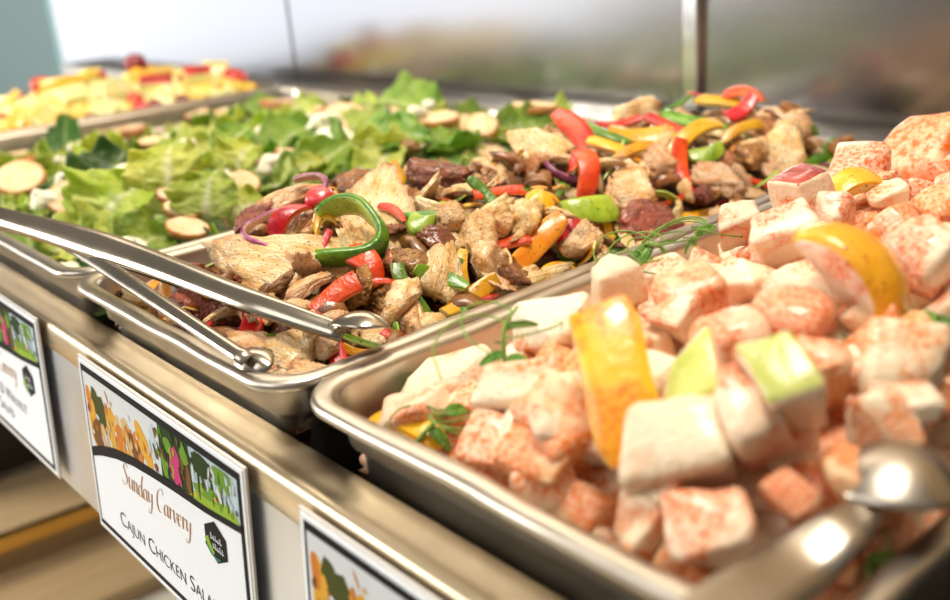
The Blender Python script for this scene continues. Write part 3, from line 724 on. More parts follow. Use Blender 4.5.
def hero(name, me, hp, a, b, label=None, cat=None, tilt=0, lift=0, wsc=None, roll=0, lscale=1.0, up=0, q=.75, mgn=True, face=None):
    """lay a piece on the heap with its long axis between two sight lines; tilt leans it towards the customer side"""
    A = hp.hit(*a); d0 = (A - CAM).dot(FW)
    if up:
        # stands up: the far end lies on a plane through the near end that leans back
        pn = (Vector((0, 0, 1)) * (1 - up) - Vector((FW.x, FW.y, 0)).normalized() * up).normalized(); d = ray(*b); B = CAM + d * ((A - CAM).dot(pn) / d.dot(pn))
        n0 = pn
    else:
        B = hp.hit(*b); n0 = hp.normal(*((A + B) / 2).xy)
    C_ = (A + B) / 2; L = (B - A).length
    co = VC(me); ml = co[:, 0].max() - co[:, 0].min(); s = L / ml * lscale; s = min(max(s, .3), 2.6)
    toc = (CAM - C_).normalized(); n = n0 * math.cos(tilt) + toc * math.sin(tilt)
    if face: n = RT * face[0] + UP * face[1] - FW * face[2]
    Rm = basis(B - A, n)
    if roll: Rm = Rm @ Matrix.Rotation(roll, 3, 'X')
    w = wsc if wsc else s
    wz = min(w, 1.05) if 'pepper' in name else w
    z = None
    if up or not mgn: z = C_.z + lift
    if not up:
        ex = VC(me) @ np.array(Rm @ Matrix.Diagonal(Vector((s, w, wz)))).T
        if C_.z + ex[:, 2].min() < .004:      # pieces below the rim stay inside the pan walls
            lo, hi = ex.min(0), ex.max(0); g_ = .0165
            C_.x = min(max(C_.x, hp.x0 + g_ - lo[0]), hp.x1 - g_ - hi[0]); C_.y = min(max(C_.y, hp.y0 + g_ - lo[1]), hp.y1 - g_ - hi[1])
    o = put(name, me, hp, C_.x, C_.y, Rm, (s, w, wz), q=q, z=z)
    if z is None:
        # keep near the sight line
        z = o.location.z; zc = min(max(z, C_.z - .004), C_.z + .006); o.location.z = zc + lift
        hp.drop(me, Rm @ Matrix.Diagonal(Vector((s, w, w))), C_.x, C_.y, 0.5, zc + lift)
    if label: o['label'] = label
    if cat: o['category'] = cat
    ITEMS.append((o, hp, 1)); return o
def disc(name, me, hp, c, px_r, label=None, cat=None, tilt=.4, yaw=0, lift=0, face=None):
    """flat piece centred on a sight line, its face turned towards the customer by tilt"""
    A = hp.hit(*c); dist = (A - CAM).dot(FW); r = px_r * dist / F_PX; co = VC(me); s = r / co[:, 0].max()
    n = hp.normal(*A.xy) * math.cos(tilt) + (CAM - A).normalized() * math.sin(tilt)
    if face: n = Vector(face)
    Rm = basis(RT * math.cos(yaw) + FW * math.sin(yaw), n)
    o = put(name, me, hp, A.x, A.y, Rm, (s, s, s), z=A.z + lift)
    hp.drop(me, Rm * s, A.x, A.y, 0.5, A.z + lift)
    if label: o['label'] = label
    if cat: o['category'] = cat
    ITEMS.append((o, hp, 1)); return o
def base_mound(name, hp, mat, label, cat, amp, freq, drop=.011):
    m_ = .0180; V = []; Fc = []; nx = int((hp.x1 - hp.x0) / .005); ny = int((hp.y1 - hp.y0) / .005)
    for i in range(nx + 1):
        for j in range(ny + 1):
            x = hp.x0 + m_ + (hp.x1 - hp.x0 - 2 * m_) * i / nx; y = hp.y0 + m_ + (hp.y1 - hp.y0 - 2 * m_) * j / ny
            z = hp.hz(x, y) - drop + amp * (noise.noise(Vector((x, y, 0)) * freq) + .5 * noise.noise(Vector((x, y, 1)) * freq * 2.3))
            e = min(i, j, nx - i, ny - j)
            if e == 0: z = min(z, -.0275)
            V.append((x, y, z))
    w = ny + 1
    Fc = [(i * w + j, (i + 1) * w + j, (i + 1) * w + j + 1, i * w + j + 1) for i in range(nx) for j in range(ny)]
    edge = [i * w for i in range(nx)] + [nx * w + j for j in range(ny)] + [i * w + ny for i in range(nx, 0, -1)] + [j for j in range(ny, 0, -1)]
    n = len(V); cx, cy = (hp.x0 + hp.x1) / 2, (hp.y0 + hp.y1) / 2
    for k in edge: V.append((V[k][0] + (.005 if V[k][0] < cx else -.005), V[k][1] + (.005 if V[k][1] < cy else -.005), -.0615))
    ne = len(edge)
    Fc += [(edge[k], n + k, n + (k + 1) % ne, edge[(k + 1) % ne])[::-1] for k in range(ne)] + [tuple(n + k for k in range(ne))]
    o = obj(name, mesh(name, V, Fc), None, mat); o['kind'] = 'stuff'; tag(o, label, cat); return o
def sst(a, b, x):
    t = np.clip((x - a) / (b - a), 0, 1); return t * t * (3 - 2 * t)
def inner(pan, x, y):
    x0, y0, x1, y1 = pan; return np.minimum(x - x0, x1 - x), y - y0, y1 - y

# ------------------------------------------------------------------ chicken and peppers (second pan)
P2 = PANS['T2']
def h2(x, y):
    s, f, b = inner(P2, x, y)
    return -.020 + .050 * sst(.008, .095, s) ** .8 * sst(-.03, .135, f) * (1 - .45 * sst(.06, .0, b)) - .006 * sst(.20, .36, f) + .004 * np.sin(x * 41 + y * 23) * sst(.02, .08, s)
H2 = Heap(P2, h2)
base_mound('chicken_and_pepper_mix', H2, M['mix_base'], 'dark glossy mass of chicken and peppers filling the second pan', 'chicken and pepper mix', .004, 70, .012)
ck = [torn('chicken_piece', M['chicken'], 10 + i, d, bend=b) for i, (d, b) in enumerate([((.021, .011, .007), .15), ((.017, .013, .009), .05), ((.026, .008, .006), .3), ((.015, .011, .008), .1), ((.021, .013, .005), -.12), ((.013, .010, .009), 0), ((.028, .0065, .006), .2), ((.018, .014, .006), .1)])]
sh = [torn('chicken_shred', M['chicken'], 30 + i, d, bend=b, fib=.35) for i, (d, b) in enumerate([((.018, .0042, .0035), .3), ((.014, .005, .0035), -.2), ((.022, .0036, .003), .4), ((.011, .006, .004), .1)])]
ckb = [torn('browned_chicken_piece', M['chicken_brown'], 40 + i, d, bend=.1, fib=.3) for i, d in enumerate([(.019, .009, .007), (.014, .010, .007), (.022, .0075, .006), (.012, .009, .008)])]
bk = [torn('blackened_chicken_piece', M['black'], 60 + i, d, fib=.16, rag=.2) for i, d in enumerate([(.026, .014, .009), (.017, .010, .008)])]
ms = [lump('fried_mushroom_slice', M['mush'], 70 + i, d, amp=.2, freq=2, p=2.6, bend=.4) for i, d in enumerate([(.014, .007, .0035), (.011, .008, .004), (.017, .005, .0035)])]
def strips(nm, a, b, n=4, s0=0, **kw):
    R = random.Random(s0); return [strip(nm, [M[a], M[b]], s0 + i, L=R.uniform(.038, .052), Wd=R.uniform(.009, .0135), T=.0036, arc=R.uniform(.2, 1.25) * R.choice((1, 1, -.7)), twist=R.uniform(-1.0, 1.0), taper=R.uniform(.05, .45), **kw) for i in range(n)]
rs = strips('red_pepper_strip', 'red', 'red_in', 4, 100); ys = strips('yellow_pepper_strip', 'yellow', 'yellow_in', 4, 200); gs = strips('green_pepper_strip', 'green', 'green_in', 4, 300); og = strips('orange_pepper_strip', 'orange', 'orange_in', 3, 400)
ln = strips('lime_pepper_strip', 'lime', 'green_in', 2, 450)
on = [ring('red_onion_slice', [M['purple'], M['onion']], 500 + i, .018, a, .006, .0035, .9) for i, a in enumerate((2.2, 3.2, 1.6))]
fill(H2, [(26, 'chicken_piece', ck, (.6, 1.0), .013), (24, 'browned_chicken_piece', ckb, (.6, 1.0), .012), (18, 'fried_mushroom_slice', ms, (.8, 1.3), .012), (7, 'blackened_chicken_piece', bk, (.45, .8), .013), (9, 'red_pepper_strip', rs, (.55, .85), .013), (9, 'yellow_pepper_strip', ys, (.55, .85), .013), (9, 'green_pepper_strip', gs, (.55, .85), .013), (4, 'orange_pepper_strip', og, (.55, .85), .013), (5, 'red_onion_slice', on, (.6, 1), .012)], 280, .007, 5)
fill(H2, [(20, 'chicken_shred', sh, (.7, 1.2), .010), (8, 'browned_chicken_piece', ckb, (.45, .7), .010), (6, 'fried_mushroom_slice', ms, (.5, .9), .010), (4, 'red_pepper_strip', rs, (.35, .5), .009), (4, 'green_pepper_strip', gs, (.35, .5), .009), (4, 'yellow_pepper_strip', ys, (.35, .5), .009)], 150, .003, 6, tilt=.6)
big = torn('chicken_slab', M['chicken'], 91, (.038, .020, .009), sub=4, fib=.10)
big2 = torn('chicken_slab', M['chicken'], 97, (.028, .019, .009), sub=4, fib=.12)
C2 = 'chicken'; PS = 'pepper strip'
hero('chicken_slab', big, H2, (208, 268), (352, 278), 'large pale chicken slab with herb specks beneath the green pepper hook', C2, tilt=.35, wsc=.95)
hero('chicken_slab', big2, H2, (368, 262), (398, 196), 'pale chicken slab standing behind the green pepper hook', C2, tilt=.5, wsc=.95)
hero('blackened_chicken_piece', bk[0], H2, (160, 322), (246, 318), 'dark red-brown blackened chicken chunk by the front rim under the tongs', C2, tilt=.3, wsc=1.05)
hero('blackened_chicken_piece', bk[0], H2, (406, 190), (474, 184), 'blackened chicken chunk on the heap crest beyond the green pepper hook', C2, tilt=.4, lift=.001)
hero('blackened_chicken_piece', bk[1], H2, (228, 240), (276, 220), 'blackened chicken end poking out beside the onion hook', C2, tilt=.3)
hero('blackened_chicken_piece', bk[1], H2, (614, 240), (668, 232), 'blackened chicken strip against the right side of its pan', C2, tilt=.3)
hero('blackened_chicken_piece', bk[1], H2, (415, 240), (452, 256), 'blackened chicken piece low on the heap below the green strip', C2, tilt=.3)
def ps(me, nm, a, b, label=None, **kw):
    if max(a[1], b[1]) < 180: kw['lift'] = kw.get('lift', 0) + .005
    return hero(nm, me, H2, a, b, label, PS, **kw)
R_, Y_, G_, O_, L_ = 'red_pepper_strip', 'yellow_pepper_strip', 'green_pepper_strip', 'orange_pepper_strip', 'lime_pepper_strip'
ps(rs[0], R_, (240, 347), (260, 312), 'short red pepper strip standing up under the upper tong arm', tilt=.7, wsc=1.0)
ps(rs[1], R_, (290, 336), (366, 302), 'wide bright red pepper strip beside the tong tip', tilt=.6, wsc=1.25)
ps(rs[2], R_, (344, 262), (378, 292), 'glossy red pepper strip running down from under the green hook', tilt=.5, wsc=1.0)
ps(rs[3], R_, (364, 298), (400, 290), None, tilt=.4)
ps(rs[0], R_, (186, 266), (226, 278), 'red pepper strip lying along the left wall of the chicken pan', tilt=.3, lift=-.010)
ps(og[0], O_, (132, 306), (170, 290), 'orange pepper strip in the front left corner of the chicken pan', tilt=.5, wsc=1.2)
ps(og[1], O_, (168, 300), (196, 296), None, tilt=.5, wsc=1.1)
ps(gs[0], G_, (268, 350), (306, 346), 'dark green pepper piece at the front rim beside the tong tip', tilt=.5, wsc=1.1)
ps(gs[1], G_, (404, 276), (424, 330), 'green pepper strip hanging upright beside the pan side', tilt=.8, wsc=.85)
ps(gs[2], G_, (418, 276), (464, 306), 'green pepper strip sloping down beside the upright green one', tilt=.7, wsc=.95)
ps(gs[3], G_, (468, 194), (502, 226), 'curved green pepper strip below the blackened chunk on the crest', tilt=.6, lift=.001)
ps(ln[0], L_, (436, 206), (474, 218), None, tilt=.4)
ps(rs[1], R_, (474, 202), (524, 208), 'red pepper strip beside the curved green strip on the crest', tilt=.4, lift=.001)
ps(rs[2], R_, (556, 132), (592, 164), 'long red pepper strip near the middle of the heap top', tilt=.6, wsc=1.3, lift=.001)
ps(rs[3], R_, (568, 164), (598, 206), 'broad red pepper piece below the long red strip', tilt=.7, wsc=1.6, lift=.001)
ps(ys[0], Y_, (588, 152), (642, 172), 'yellow pepper strip right of the broad red piece', tilt=.5, lift=.001)
ps(ys[1], Y_, (612, 140), (668, 150), 'broad yellow pepper strip curling over the heap top', tilt=.6, wsc=1.3, lift=.001)
ps(gs[0], G_, (582, 138), (632, 150), None, tilt=.3, lift=.001)
ps(ys[2], Y_, (664, 164), (722, 146), 'yellow pepper strip on the far slope beside an onion slice', tilt=.5, lift=.001)
ps(ys[3], Y_, (620, 172), (654, 164), None, tilt=.4)
ps(rs[0], R_, (682, 158), (686, 196), 'thin red pepper strip hanging down the far right slope', tilt=.8, wsc=.95)
ps(rs[1], R_, (652, 136), (688, 150), None, tilt=.4, lift=.001)
ps(gs[1], G_, (668, 128), (718, 136), 'green pepper strip high on the far heap below the yellow top strip', tilt=.5, wsc=1.3, lift=.001)
ps(ln[1], L_, (690, 166), (722, 164), 'small lime green pepper piece on the far right slope', tilt=.6, wsc=1.2)
ps(ys[0], Y_, (698, 111), (748, 113), 'yellow pepper strip forming the top of the far heap', tilt=.6, wsc=1.3, lift=.001)
ps(rs[2], R_, (722, 106), (764, 112), 'red pepper strip at the very top of the far heap', tilt=.5, wsc=1.1, lift=.001)
ps(gs[2], G_, (664, 112), (694, 106), 'green pepper strip at the far left of the heap top', tilt=.5, lift=.001)
ps(rs[3], R_, (686, 104), (702, 112), None, tilt=.4, lift=.001)
ps(rs[0], R_, (722, 128), (756, 122), None, tilt=.5, lift=.001, wsc=1.2)
ps(rs[1], R_, (742, 178), (770, 194), None, tilt=.5)
ps(ys[1], Y_, (376, 196), (408, 190), 'yellow pepper piece left of the blackened chunk on the crest', tilt=.7, wsc=1.5)
ps(ys[2], Y_, (382, 180), (402, 172), None, tilt=.5, wsc=1.2)
ps(ys[3], Y_, (526, 212), (556, 226), None, tilt=.5, wsc=1.2, lift=.001)
ps(ln[0], L_, (572, 216), (612, 208), 'lime pepper piece below the broad red piece', tilt=.5, wsc=1.3)
ps(og[2], O_, (512, 266), (562, 240), 'curved amber pepper strip low on the right slope', tilt=.5, wsc=1.1)
ps(rs[2], R_, (560, 248), (594, 254), 'red pepper piece low against the right side of the pan', tilt=.5, wsc=1.4)
ps(ys[0], Y_, (466, 262), (468, 304), 'dull yellow pepper strip hanging down the right slope', tilt=.8)
ps(ys[1], Y_, (440, 318), (500, 300), None, tilt=.3)
ps(gs[3], G_, (424, 266), (464, 276), None, tilt=.5)
ps(ln[1], L_, (410, 226), (436, 232), None, tilt=.6, wsc=1.2)
ps(ys[3], Y_, (726, 150), (758, 138), None, tilt=.5, lift=.001)
ps(og[0], O_, (664, 146), (690, 158), None, tilt=.4)
ps(gs[0], G_, (812, 172), (832, 156), 'green pepper strip at the far right end of the heap', tilt=.5)
ps(ln[0], L_, (824, 178), (846, 172), None, tilt=.4)
ps(gs[1], G_, (776, 134), (820, 150), None, tilt=.4, lift=.001)
ps(rs[3], R_, (794, 122), (812, 132), None, tilt=.4, lift=.001)
ps(rs[0], R_, (596, 116), (640, 134), None, tilt=.4, lift=.001)
ps(ys[2], Y_, (538, 186), (560, 200), None, tilt=.4)
ps(rs[1], R_, (520, 190), (546, 204), None, tilt=.4)
ps(rs[2], R_, (380, 218), (404, 226), None, tilt=.4)
def cp(me, a, b, label=None, nm='chicken_piece', **kw): return hero(nm, me, H2, a, b, label, C2, **kw)
cp(ck[2], (284, 316), (330, 282), 'pale shredded chicken strip below the large slab', tilt=.5)
cp(ck[6], (304, 372), (318, 328), 'pale chicken strip standing at the front rim', tilt=.8, wsc=.9)
cp(ck[3], (318, 366), (342, 350), None, tilt=.5)
cp(ck[0], (220, 356), (274, 366), 'seasoned chicken piece at the front rim between the tong arms', tilt=.5)
cp(ckb[2], (392, 262), (446, 284), 'long browned chicken strip above the two green strips', 'browned_chicken_piece', tilt=.4, wsc=.9)
cp(ck[1], (500, 212), (540, 238), None, tilt=.5, wsc=1.1)
cp(ck[3], (456, 246), (502, 254), 'ragged chicken chunk at the middle of the right slope', tilt=.6, wsc=1.25)
cp(ck[5], (472, 262), (506, 290), 'pale chicken chunk above the pan side', tilt=.7, wsc=1.1)
cp(ck[7], (608, 200), (656, 206), 'white chicken chunk on the right slope', tilt=.8, wsc=1.2)
cp(ck[4], (688, 182), (740, 190), 'flat pale chicken slice on the far right slope', tilt=.6)
cp(ck[7], (764, 158), (806, 172), 'large seasoned chicken piece at the far right of the heap', tilt=.7, wsc=1.6)
cp(ck[1], (512, 152), (566, 164), 'pale chicken slices on the heap top left of the red strip', tilt=.6, wsc=1.3, lift=.001)
cp(ck[0], (546, 140), (590, 148), None, tilt=.5)
cp(ck[2], (724, 170), (756, 200), None, tilt=.5)
cp(ck[0], (750, 130), (800, 138), None, tilt=.5, lift=.001)
cp(ckb[0], (778, 108), (806, 122), None, 'browned_chicken_piece', tilt=.4, lift=.001)
cp(ckb[3], (836, 152), (860, 158), 'browned chicken cube at the right end of the heap', 'browned_chicken_piece', tilt=.5, wsc=1.2)
cp(ck[1], (606, 122), (650, 116), None, tilt=.4, lift=.001)
cp(ck[6], (488, 304), (574, 280), 'long tan chicken strip lying along the right side of the pan', tilt=.3)
cp(ck[0], (392, 300), (420, 316), None, tilt=.6, wsc=1.2)
cp(ck[2], (250, 212), (330, 200), 'thin chicken slice behind the red tomato piece', tilt=.3)
cp(ckb[0], (336, 178), (376, 190), None, 'browned_chicken_piece', tilt=.5, wsc=1.3)
cp(ck[3], (434, 232), (470, 226), None, tilt=.5)
cp(ck[5], (570, 262), (600, 240), None, tilt=.4)
cp(ck[3], (640, 176), (676, 170), None, tilt=.4)
gh = ring('green_pepper_hook', [M['green'], M['green_in']], 611, .024, 4.2, .017, .0065, .8)
o = hero('green_pepper_hook', gh, H2, (304, 258), (378, 246), 'glossy green pepper hook on top of the front of the chicken heap', 'pepper', tilt=.5, lift=.004, q=.6)
oh = ring('red_onion_hook', [M['purple'], M['onion']], 613, .018, 3.6, .006, .004, .85)
hero('red_onion_hook', oh, H2, (292, 246), (256, 252), 'cooked red onion hook on the large chicken slab', 'onion', tilt=.5, lift=.005)
ps(rs[3], R_, (284, 256), (304, 228), 'short red pepper strip lying across the onion hook', tilt=.6, wsc=1.1, lift=.009)
tm = lump('tomato_piece', M['straw'], 615, (.011, .010, .008), amp=.08, p=2.4)
hero('tomato_piece', tm, H2, (308, 222), (338, 220), 'dark red tomato piece inside the green pepper hook', 'tomato', tilt=.3, lift=.007)
ps(ys[2], Y_, (314, 244), (338, 238), 'small yellow pepper piece inside the green pepper hook', tilt=.4, wsc=1.1, lift=.007)
hero('red_onion_slice', on[2], H2, (284, 226), (300, 214), 'purple onion slice beside the dark red tomato piece', 'onion', tilt=.4, lift=.006, wsc=.8)
disc('red_onion_slice', on[0], H2, (664, 142), 15, 'pink onion slice on the far heap', 'onion', tilt=.5, lift=.003)

fill(H2, [(14, 'chicken_shred', sh, (.7, 1.2), .010), (8, 'chicken_piece', ck, (.5, .8), .010), (4, 'blackened_chicken_piece', bk, (.3, .5), .010), (6, 'fried_mushroom_slice', ms, (.6, .9), .010), (7, 'red_pepper_strip', rs, (.4, .6), .010), (6, 'green_pepper_strip', gs, (.4, .6), .010), (8, 'yellow_pepper_strip', ys, (.4, .6), .010), (3, 'orange_pepper_strip', og, (.4, .6), .010)], 130, .002, 8, tilt=.6, minsep=.8)

# ------------------------------------------------------------------ potato salad (front pan)
P1 = PANS['T1']
def h1(x, y):
    s, f, b = inner(P1, x, y); l = x - P1[0]
    return -.026 + .050 * sst(.004, .085, l) * sst(-.012, .085, f) + .018 * sst(.05, .16, l) * sst(.05, .30, f) + .006 * sst(.10, .19, l) * sst(.1, .3, f) - .03 * sst(.05, .0, P1[2] - x) - .03 * sst(.1, 0, b)
H1 = Heap(P1, h1, depth=.020)
base_mound('paprika_dressing', H1, M['cream'], 'creamy paprika dressing pooled between the potato chunks', 'dressing', .004, 60, .012)
pk = [chunk('potato_chunk', M['potato'], 700 + i, d) for i, d in enumerate([(.017, .014, .012), (.015, .015, .012), (.019, .013, .011), (.014, .012, .011), (.018, .015, .013)])]
pk2 = [chunk('paprika_potato_chunk', M['potato2'], 720 + i, d) for i, d in enumerate([(.016, .013, .011), (.018, .012, .010), (.013, .012, .011)])]
pl = [lump('potato_lump', M['cream'], 730 + i, d, amp=.14, freq=1.6, p=2.6) for i, d in enumerate([(.018, .014, .012), (.014, .013, .010)])]
ac = [chunk('apple_chunk', [M['apple'], M['apple_green']], 740 + i, d, .26, .16, (0, .2, 1)) for i, d in enumerate([(.016, .013, .013), (.015, .014, .012)])]
ar = [chunk('apple_chunk', [M['apple'], M['apple_red']], 750 + i, d, .24, .16, (.2, 0, 1)) for i, d in enumerate([(.014, .012, .012)])]
aw = [chunk('apple_chunk', M['apple'], 760 + i, d, .30, .20) for i, d in enumerate([(.018, .015, .014), (.015, .014, .013)])]
fill(H1, [(30, 'potato_chunk', pk, (.6, 1.05), .015), (22, 'paprika_potato_chunk', pk2, (.6, 1.05), .014), (6, 'potato_lump', pl, (.6, .9), .015), (8, 'apple_chunk', aw, (.7, .95), .015)], 190, .003, 11, tilt=.5, minsep=.75)
PC = 'potato'
def pt(me, a, b, label=None, nm=None, cat=PC, **kw): return hero(nm or me.name.split('.')[0], me, H1, a, b, label, cat, **kw)
pt(aw[0], (620, 492), (736, 474), 'largest pale cube at the front, left of the serving spoon', 'pale_chunk', 'potato or apple chunk', tilt=.6, lift=.006, wsc=1.0)
pt(aw[1], (712, 470), (768, 436), 'pale cube touching the right side of the largest cube', 'pale_chunk', 'potato or apple chunk', tilt=.5, lift=.006, wsc=1.2)
pt(ac[0], (750, 450), (812, 424), 'green-skinned apple chunk behind the serving spoon', 'apple_chunk', 'apple chunk', tilt=.3, lift=.010, wsc=1.25)
pt(ac[1], (660, 424), (724, 410), 'green-skinned apple chunk between the yellow slab and the other green-skinned one', 'apple_chunk', 'apple chunk', tilt=.3, lift=.006, wsc=1.15)
pt(pk[3], (664, 560), (750, 548), 'pale potato chunk at the front rim under the spoon handle', tilt=.6, wsc=1.1)
pt(pk2[1], (766, 492), (806, 530), 'long potato piece sloping down to the spoon neck', tilt=.6, wsc=.6)
pt(pk2[0], (546, 412), (590, 470), None, tilt=.6)
pt(pk2[1], (506, 462), (566, 484), 'paprika-stained potato chunk just inside the front rim', tilt=.4, wsc=.95)
pt(pk[3], (446, 476), (500, 492), None, tilt=.4)
pt(pk[0], (478, 410), (560, 396), 'creamy potato chunk below the upright pea shoot', tilt=.6, wsc=1.0)
pt(pk[4], (424, 408), (484, 372), 'creamy potato chunk left of the upright pea shoot', tilt=.5, wsc=1.0)
pt(pk[2], (520, 340), (590, 330), None, tilt=.5)
pt(aw[1], (585, 300), (636, 290), 'small white cube at the left edge of the potato heap', 'pale_chunk', 'potato or apple chunk', tilt=.5)
pt(pk[1], (656, 284), (694, 270), None, tilt=.5)
pt(aw[0], (716, 250), (762, 240), 'pale square-cut chunk in front of the red-skinned apple chunk', 'pale_chunk', 'potato or apple chunk', tilt=.6, lift=.004)
pt(pk[0], (742, 262), (812, 248), 'big cream chunk with paprika below the red-skinned apple chunk', tilt=.7, wsc=1.0, lift=.004)
pt(ar[0], (784, 232), (822, 216), 'apple chunk with dark red skin left of the yellow pepper wedge', 'apple_chunk', 'apple chunk', tilt=.25, lift=.008, wsc=1.1)
pt(pl[0], (690, 360), (770, 350), 'smooth creamy potato lump in the middle of the front pan', tilt=.5, lift=.002)
pt(pl[1], (752, 330), (830, 350), None, tilt=.5, lift=.002)
pt(pk2[0], (660, 320), (720, 300), None, tilt=.5)
pt(pl[0], (780, 372), (850, 386), None, tilt=.5)
pt(pk[4], (856, 380), (940, 400), 'rounded creamy potato chunk above the serving spoon', tilt=.5, wsc=1.1)
pt(pk[1], (900, 290), (950, 270), 'creamy potato chunk right of the yellow pepper wedge', tilt=.6, wsc=1.1, lift=.003)
pt(pk2[2], (850, 330), (900, 345), None, tilt=.5)
pt(pk[3], (866, 200), (910, 190), None, tilt=.6)
pt(pk2[0], (900, 170), (948, 150), None, tilt=.6)
pt(pk[2], (840, 180), (880, 172), None, tilt=.4)
YP = 'pepper'
yb = strip('yellow_pepper_slab', [M['yellow_dust'], M['yellow_in']], 801, L=.05, Wd=.021, T=.0042, arc=.35, twist=.1, taper=.22)
yw = wedge('yellow_pepper_wedge', [M['yellow'], M['apple']], 803)
yl = strip('yellow_pepper_strip', [M['yellow'], M['yellow_in']], 805, L=.05, Wd=.013, T=.006, arc=1.2, twist=.3)
hero('yellow_pepper_slab', yb, H1, (658, 484), (582, 336), 'wide yellow pepper slab dusted with paprika, leaning on the potato heap', YP, up=.62, lift=.012, wsc=1.15, face=(-.15, .45, .9))
hero('yellow_pepper_wedge', yw, H1, (912, 330), (836, 240), 'large glossy yellow pepper wedge with pale inside at the right', YP, up=.55, lift=.008, wsc=1.25, lscale=1.3, face=(.6, .6, .6))
hero('yellow_pepper_strip', yl, H1, (812, 212), (884, 196), 'curved yellow pepper strip behind the large yellow wedge', YP, tilt=.6, lift=.006, wsc=1.2)
hero('yellow_pepper_strip', yl, H1, (364, 424), (422, 446), 'dull yellow pepper strip in the front left corner of the front pan', YP, tilt=.3, wsc=.9)
hero('yellow_pepper_strip', yl, H1, (776, 226), (800, 214), 'yellow pepper end beside the red-skinned apple chunk', YP, tilt=.4, wsc=.8)
hero('yellow_pepper_strip', yl, H1, (838, 184), (866, 168), 'yellow pepper end at the far left edge of the potato heap', YP, tilt=.4, wsc=.8)
disc('red_onion_slice', on[2], H1, (668, 280), 17, 'thin pink onion slice on the left of the potato heap', 'onion', tilt=.6, lift=.004)
# pea shoots
sleaf = leaf('leaf', M['shoot'], 821, .020, .0085, .0005, cup=.25, bend=.5, ruffle=.02, nu=12, nv=7, tip=.8)
def shoot(hp, base, tipp, label, leaves, lift=.004, curls=2, up=.6, lsc=1.0, seed=1):
    R = random.Random(seed); A = hp.hit(*base) + Vector((0, 0, .002))
    pn = (Vector((0, 0, 1)) * (1 - up) - Vector((FW.x, FW.y, 0)).normalized() * up).normalized(); d = ray(*tipp); B = CAM + d * ((A - CAM).dot(pn) / d.dot(pn))
    root = thing('pea_shoot', label, 'pea shoot', A); L = (B - A).length
    mid = (B - A) * .5 + Vector((R.uniform(-.1, .1), R.uniform(-.1, .1), .22)) * L
    P = bez([Vector((0, 0, 0)), mid, B - A], 12)
    v, f = sweep(P, Vector((.3, .8, .5)), circ(.0010, 6), lambda t: (1.1 - .5 * t,) * 2); me = mesh('stem', v, f); me.materials.append(M['shoot']); me.attributes.new('rib', 'FLOAT', 'POINT').data.foreach_set('value', [.8] * len(me.vertices)); obj('stem', me, root)
    for t, px, py, s in leaves:
        p = P[min(11, int(t * 11))]; d = ray(px, py); W0 = A + p; q = CAM + d * ((W0 - CAM).dot(pn) / d.dot(pn)) - A; dr = q - p; sl = dr.length / .020
        n = (Vector((0, 0, .7)) + (CAM - W0).normalized() * .8 + Vector((R.uniform(-.4, .4), R.uniform(-.4, .4), 0))).normalized(); Rm = basis(dr, n) @ Matrix.Diagonal(Vector((sl, s * lsc * sl * .9, sl)))
        lf = obj('leaf', sleaf, root); mw = Rm.to_4x4(); mw.translation = (p + q) / 2; lf.matrix_local = mw
    for c in range(curls):
        p = P[R.randrange(5, 11)]; a = R.uniform(0, 6); pts = [p]; ln_ = R.uniform(.018, .034)
        for i in range(1, 7): t = i / 6; pts.append(p + Vector((math.cos(a + t * 3.2), math.sin(a + t * 3.2), .25 * math.sin(t * 4))) * ln_ * t)
        v, f = sweep(bez(pts, 18), Vector((0, .2, 1)), circ(.0004, 5)); me = mesh('tendril', v, f); me.materials.append(M['shoot']); me.attributes.new('rib', 'FLOAT', 'POINT').data.foreach_set('value', [.7] * len(me.vertices)); obj('tendril', me, root)
    return root
shoot(H1, (508, 392), (518, 306), 'upright pea shoot with narrow leaves on the left of the potato heap', [(.35, 478, 362, .75), (.3, 536, 374, 1.0), (.45, 494, 342, .5), (.55, 538, 322, .5)], curls=3, seed=4)
shoot(H1, (412, 452), (470, 412), 'broad green pea shoot leaf just inside the front rim', [(.55, 470, 405, 1.1), (.35, 452, 448, .9)], curls=4, up=.5, seed=5)
shoot(H1, (668, 262), (644, 244), 'feathery pea shoot by the left rim of the front pan', [(.9, 628, 276, .8), (.6, 676, 240, .4), (.8, 652, 250, .4)], curls=5, seed=6)
shoot(H1, (694, 258), (702, 226), 'round-leaved pea shoot standing behind the feathery one', [(.6, 716, 226, .9), (.9, 694, 236, .6), (.5, 684, 252, .4)], curls=4, seed=7)
shoot(H1, (948, 330), (900, 322), 'dark green pea shoot leaf at the right of the potato heap', [(.5, 906, 344, 1.2), (.3, 948, 352, 1.0)], curls=2, up=.4, seed=8)
shoot(H1, (864, 596), (876, 556), 'dark green pea shoot under the serving spoon', [(.5, 912, 560, 1.5), (.8, 868, 560, .5)], curls=1, up=.3, seed=9)
shoot(H1, (640, 282), (624, 262), 'small pea shoot hanging over the left rim', [(.6, 618, 280, .5), (.9, 640, 266, .5)], curls=5, seed=10)
shoot(H1, (398, 404), (436, 372), 'dried curled pea shoot against the left wall of the front pan', [(.7, 420, 382, .5), (.4, 404, 378, .4)], curls=6, seed=11)

